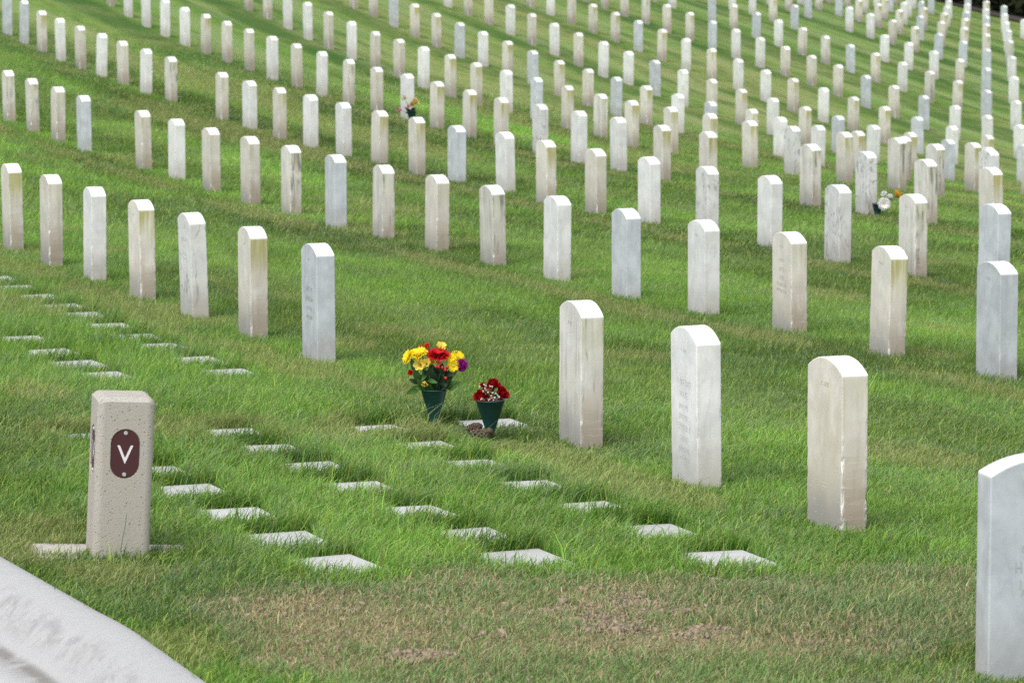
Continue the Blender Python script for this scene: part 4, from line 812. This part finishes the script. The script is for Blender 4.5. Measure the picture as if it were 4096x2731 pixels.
def build(name, y0, y1, dens, hgt, wid, segs, label):
    x, y, u, w = scatter(y0, y1, dens); ok = cut_out(x, y, u, w, (.01, .012)); x, y, u, w = x[ok], y[ok], u[ok], w[ok]
    if y1 > 60:
        kf = rng.random(len(x)) > smoothstep(46, 74, y); x, y, u, w = [q[kf] for q in (x, y, u, w)]
    dry, verge = dryness(u, w); br = bare(u, w)
    keep = rng.random(len(x)) > np.clip(br * .86, 0, .85) + .20 * verge * (1 - br); x, y, u, w, dry, verge = [q[keep] for q in (x, y, u, w, dry, verge)]
    n = len(x)
    tuft = fbm(u * 5, w * 5, 3); big = fbm(u * .8 + 11, w * .9, 3)
    unm = smoothstep(13.3, 13.8, u) * smoothstep(5.15, 4.95, w) * smoothstep(2.5, 2.9, w) * smoothstep(30, 26, u)   # rougher turf round the flat markers
    nearm = np.zeros(n); fronts = np.zeros(n); backs = np.zeros(n); lush = np.zeros(n)
    if y0 < 30:
        for (mu, mw, _) in MARKS:
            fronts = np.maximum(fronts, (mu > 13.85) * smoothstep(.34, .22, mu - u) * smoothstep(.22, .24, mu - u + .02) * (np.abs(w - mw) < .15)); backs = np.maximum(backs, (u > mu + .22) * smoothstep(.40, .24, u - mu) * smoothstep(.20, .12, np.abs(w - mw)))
            if mu < 13.85: lush = np.maximum(lush, smoothstep(.235, .25, mu - u) * smoothstep(.50, .36, mu - u) * smoothstep(.24, .14, np.abs(w - mw)))
            du = np.abs(u - mu) - .235; dw = np.abs(w - mw) - .145; nearm = np.maximum(nearm, np.exp(-(np.maximum(0, np.maximum(du, dw)) / .06) ** 2))
    verge = verge * (1 - .85 * lush); dry = dry * (1 - .85 * lush)
    h = hgt * np.exp(rng.normal(0, .28, n)) * (.62 + .75 * tuft) * (1 - .40 * verge * (1 - nearm) - .10 * dry) * (1 + .35 * unm + .15 * nearm + .75 * backs + .25 * lush) * (1 - .45 * fronts)
    if y0 < 20:
        for (vx_, vy_) in (b1, b2):
            du = (x - vx_) * U[0] + (y - vy_) * U[1]; dw = (x - vx_) * W[0] + (y - vy_) * W[1]
            h = h * (1 - .86 * smoothstep(.36, .16, np.abs(du + .18)) * smoothstep(.14, .07, np.abs(dw + .01 + .12 * du)))
    if y0 < 20: h = h * (1 - .25 * smoothstep(.42, .15, np.abs(w - 2.87)) * smoothstep(.32, .1, np.abs(u - 13.9)))
    long_ = rng.random(n) < .004 * (1 + 3 * unm); h = np.where(long_, h * rng.uniform(1.4, 2.1, n), h)
    th = rng.random(n) * 2 * np.pi; lean = np.abs(rng.normal(.38, .26, n)) + .75 * verge * rng.random(n)
    wdir = .9 * (fbm(u * .7 + 70, w * .7 + 20, 2) - .5) * 2
    lx = np.cos(th) * lean + .34 * np.cos(wdir); ly = np.sin(th) * lean + .10 * np.sin(wdir * 2) - .06
    L = np.sqrt(1 + lx ** 2 + ly ** 2); dx, dy_, dz_ = lx / L, ly / L, 1 / L
    ph = rng.random(n) * np.pi; px_, py_ = np.cos(ph), np.sin(ph) * .7
    wd = wid * rng.uniform(.6, 1.35, n) * .5 * np.where(long_, 1.15, 1)
    z = fz(x, y) + SOIL - .004
    drop = .45 + .5 * rng.random(n)
    P0 = np.column_stack([x, y, z]); side = np.column_stack([px_ * wd, py_ * wd, np.zeros(n)])
    D1 = np.column_stack([dx * .45, dy_ * .45, dz_ * .62 + .02]) * h[:, None]; D2 = np.column_stack([dx * (1 + .35 * drop), dy_ * (1 + .35 * drop), dz_ * (1.02 - .16 * drop)]) * h[:, None]
    # colour of each blade: species, age and mowing, plus painted shade behind flat markers
    r = rng.random(n); pn = fbm(u * 1.1 + 31, w * 1.5 + 12, 3); pn2 = fbm(u * 3.3 + 3, w * 3.3 + 44, 2)
    a = smoothstep(.25, .75, pn * .6 + .4 * r)[:, None]; lum = (.66 + .72 * smoothstep(.34, .64, fbm(u * .28 + 15, w * 1.1 + 60, 3)))[:, None]; php = np.mod((w - ROW_W0) / ROW_DW + .1 * (fbm(u * 1.2, w * 2, 2) - .5), 1); lane = np.cos((php - .40) * 2 * np.pi) * (.65 + .35 * smoothstep(.3, .6, fbm(u * .06 + 2, w * .2 + 7, 2))) + .35 * np.sin(w * 5.77)
    lum = 1.10 * lum * (1 + .46 * np.clip(lane, -1.1, .8) * smoothstep(4.8, 6.2, w))[:, None]
    fs = smoothstep(25, 50, u)[:, None]; lum = lum * (1 - fs + fs * (.62 + .70 * smoothstep(.36, .64, fbm(u * .09 + 5, w * 1.15 + 90, 3))[:, None]))
    col = (C_(.068, .172, .017) * (1 - a) + C_(.142, .270, .040) * a) * lum; lp = (.42 * np.clip(lane, 0, 1) * smoothstep(4.8, 6.2, w))[:, None]; col = col * (1 - lp) + C_(.225, .310, .085) * lp
    col = col * (1 - .55 * backs[:, None]) + C_(.034, .098, .010) * .55 * backs[:, None]  # shaded turf edge behind each flat marker put into the blade colour
    bl = (smoothstep(.50, .72, pn2 * .55 + .45 * rng.random(n)))[:, None]; col = col * (1 - bl * .75) + C_(.175, .275, .125) * bl * .75
    yl = (rng.random(n) < .14)[:, None]; col = np.where(yl, C_(.28, .37, .06), col)
    pd = np.clip(.05 + .82 * dry, 0, .93); isd = rng.random(n) < pd * (.62 + .22 * verge)
    isd &= (verge > .12) | (rng.random(n) < .30); ylw = (dry > .25) & (verge < .12); col = np.where(ylw[:, None], col * .45 + C_(.285, .320, .105) * .55, col)
    s = rng.random(n)[:, None]; straw = C_(.44, .36, .20) * s + C_(.28, .235, .12) * (1 - s)
    gd = C_(.175, .235, .130); col = np.where((verge > .25)[:, None], col * .55 + gd * .45, col); col = np.where(isd[:, None], straw, col)
    col = col * np.exp(rng.normal(0, .16, n))[:, None]
    tipc = col * .55 + C_(.50, .49, .26) * .45; mown = (rng.random(n) < .55)[:, None] & (~long_)[:, None]; tipc = np.where(mown, tipc, col * 1.1)
    if segs == 2:
        v = np.stack([P0 - side, P0 + side, P0 + D1 - side * .85, P0 + D1 + side * .85, P0 + D2 - side * .28, P0 + D2 + side * .28], 1).reshape(-1, 3)
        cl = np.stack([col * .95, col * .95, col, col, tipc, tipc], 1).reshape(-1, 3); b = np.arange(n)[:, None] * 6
        fl_ = [b + np.array([0, 1, 3, 2]), b + np.array([2, 3, 5, 4])]
    else:
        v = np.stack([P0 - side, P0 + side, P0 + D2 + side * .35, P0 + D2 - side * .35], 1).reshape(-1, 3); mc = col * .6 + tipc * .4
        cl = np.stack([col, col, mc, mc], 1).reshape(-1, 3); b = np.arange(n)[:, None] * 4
        fl_ = [b + np.array([0, 1, 2, 3])]
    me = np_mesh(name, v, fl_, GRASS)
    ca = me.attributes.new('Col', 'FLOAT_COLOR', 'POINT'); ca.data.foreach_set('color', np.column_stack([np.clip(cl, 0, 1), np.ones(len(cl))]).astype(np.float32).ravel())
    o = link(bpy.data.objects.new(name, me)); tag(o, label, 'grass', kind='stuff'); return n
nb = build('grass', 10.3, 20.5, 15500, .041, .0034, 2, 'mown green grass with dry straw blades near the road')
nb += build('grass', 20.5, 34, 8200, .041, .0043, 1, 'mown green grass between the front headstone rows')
nb += build('grass', 34, 74, 2500, .042, .0078, 1, 'mown green grass up the slope')
print('blades', nb)
# crumbs of soil, thatch and small stones lying on the bare spots
n0 = 60000; cu_ = rng.uniform(11.2, 13.3, n0); cw_ = rng.uniform(2.7, 4.9, n0); kb = rng.random(n0) < .05 + .95 * bare(cu_, cw_); cu_, cw_ = cu_[kb][:9000], cw_[kb][:9000]; n0 = len(cu_)
cx_, cy_ = uw(cu_, cw_); sz = rng.gamma(2.2, .0016, n0) + .0012; ctr = np.column_stack([cx_, cy_, fz(cx_, cy_) + SOIL + sz * .5])
tet = np.array([[1, 1, 1], [-1, -1, 1], [-1, 1, -1], [1, -1, -1]]) * .7; rv = tet[None] * sz[:, None, None] * rng.uniform(.6, 1.5, (n0, 4, 3)); an = rng.random(n0) * 6.28
rx = rv[:, :, 0] * np.cos(an)[:, None] - rv[:, :, 1] * np.sin(an)[:, None]; ry = rv[:, :, 0] * np.sin(an)[:, None] + rv[:, :, 1] * np.cos(an)[:, None]
vv = (ctr[:, None] + np.stack([rx, ry, rv[:, :, 2]], -1)).reshape(-1, 3); b = np.arange(n0)[:, None] * 4
fcs = np.concatenate([b + np.array(q) for q in ([0, 1, 2], [0, 3, 1], [0, 2, 3], [1, 3, 2])])
cme = np_mesh('soil_crumbs', vv, [fcs], simple('soil_crumb', (.29, .23, .165), .95, .5, 45, .1))
tag(link(bpy.data.objects.new('soil_crumbs', cme)), 'loose brown soil crumbs on the worn bare patches', 'soil', kind='stuff')
# seed stalk in front of the post
bm = bmesh.new(); x, y = uw(14.05, 2.862)
tube(bm, [(x - .01, y, tz(x, y) - .03), (x + .004, y, tz(x, y) + .06), (x + .016, y, tz(x, y) + .115), (x + .020, y, tz(x, y) + .15)], .0016, .0007, 5)
o = mesh_obj('grass_stalk', bm, LEAFL); tag(o, 'single thin green grass stalk rising in front of the post', 'grass stalk')
# ------------------------------------------------------------------ light, sky, camera
SUN_EL, SUN_AZ = R(58), R(-150)
wd = bpy.data.worlds.new('World'); scene.world = wd; wd.use_nodes = True; nt = wd.node_tree; nt.nodes.clear()
bg = nt.nodes.new('ShaderNodeBackground'); sk = nt.nodes.new('ShaderNodeTexSky'); sk.sky_type = 'NISHITA'; sk.sun_disc = False
sk.sun_elevation = SUN_EL; sk.sun_rotation = SUN_AZ; sk.dust_density = 3.0; sk.air_density = 1.0; sk.ozone_density = 1.0
wo = nt.nodes.new('ShaderNodeOutputWorld'); hs_ = nt.nodes.new('ShaderNodeHueSaturation'); hs_.inputs['Saturation'].default_value = .32; nt.links.new(sk.outputs[0], hs_.inputs['Color']); nt.links.new(hs_.outputs[0], bg.inputs[0]); nt.links.new(bg.outputs[0], wo.inputs[0]); bg.inputs[1].default_value = .15
sl = bpy.data.lights.new('sun', 'SUN'); sl.energy = 1.0; sl.angle = R(60); sl.color = (1, .985, .965)
so = link(bpy.data.objects.new('sun', sl))
d = Vector((math.sin(SUN_AZ) * math.cos(SUN_EL), math.cos(SUN_AZ) * math.cos(SUN_EL), math.sin(SUN_EL)))
so.rotation_euler = d.to_track_quat('Z', 'Y').to_euler(); so.location = d * 60
cam = bpy.data.cameras.new('camera'); co = link(bpy.data.objects.new('camera', cam)); scene.camera = co
cam.sensor_width = 36; cam.lens = 9717.46 / 2352 * 36; cam.clip_end = 3000; cam.clip_start = .5
co.matrix_world = Matrix.Translation((0, 0, 3.0)) @ Matrix.Rotation(R(90 - 8.4955), 4, 'X') @ Matrix.Rotation(R(-.0925), 4, 'Z')
cam.dof.use_dof = True; cam.dof.focus_distance = 17.2; cam.dof.aperture_fstop = 12
vs_ = scene.view_settings; scene.display_settings.display_device = 'sRGB'; vs_.view_transform = 'Standard'; vs_.look = 'None'; vs_.exposure = EXPOSURE; vs_.gamma = 1
scene.render.engine = 'CYCLES'; cy = scene.cycles
cy.use_denoising = False; cy.max_bounces = 6; cy.diffuse_bounces = 3; cy.glossy_bounces = 2; cy.transmission_bounces = 4; cy.use_adaptive_sampling = False
scene.render.film_transparent = False
scene.render.resolution_x = 1024; scene.render.resolution_y = 682
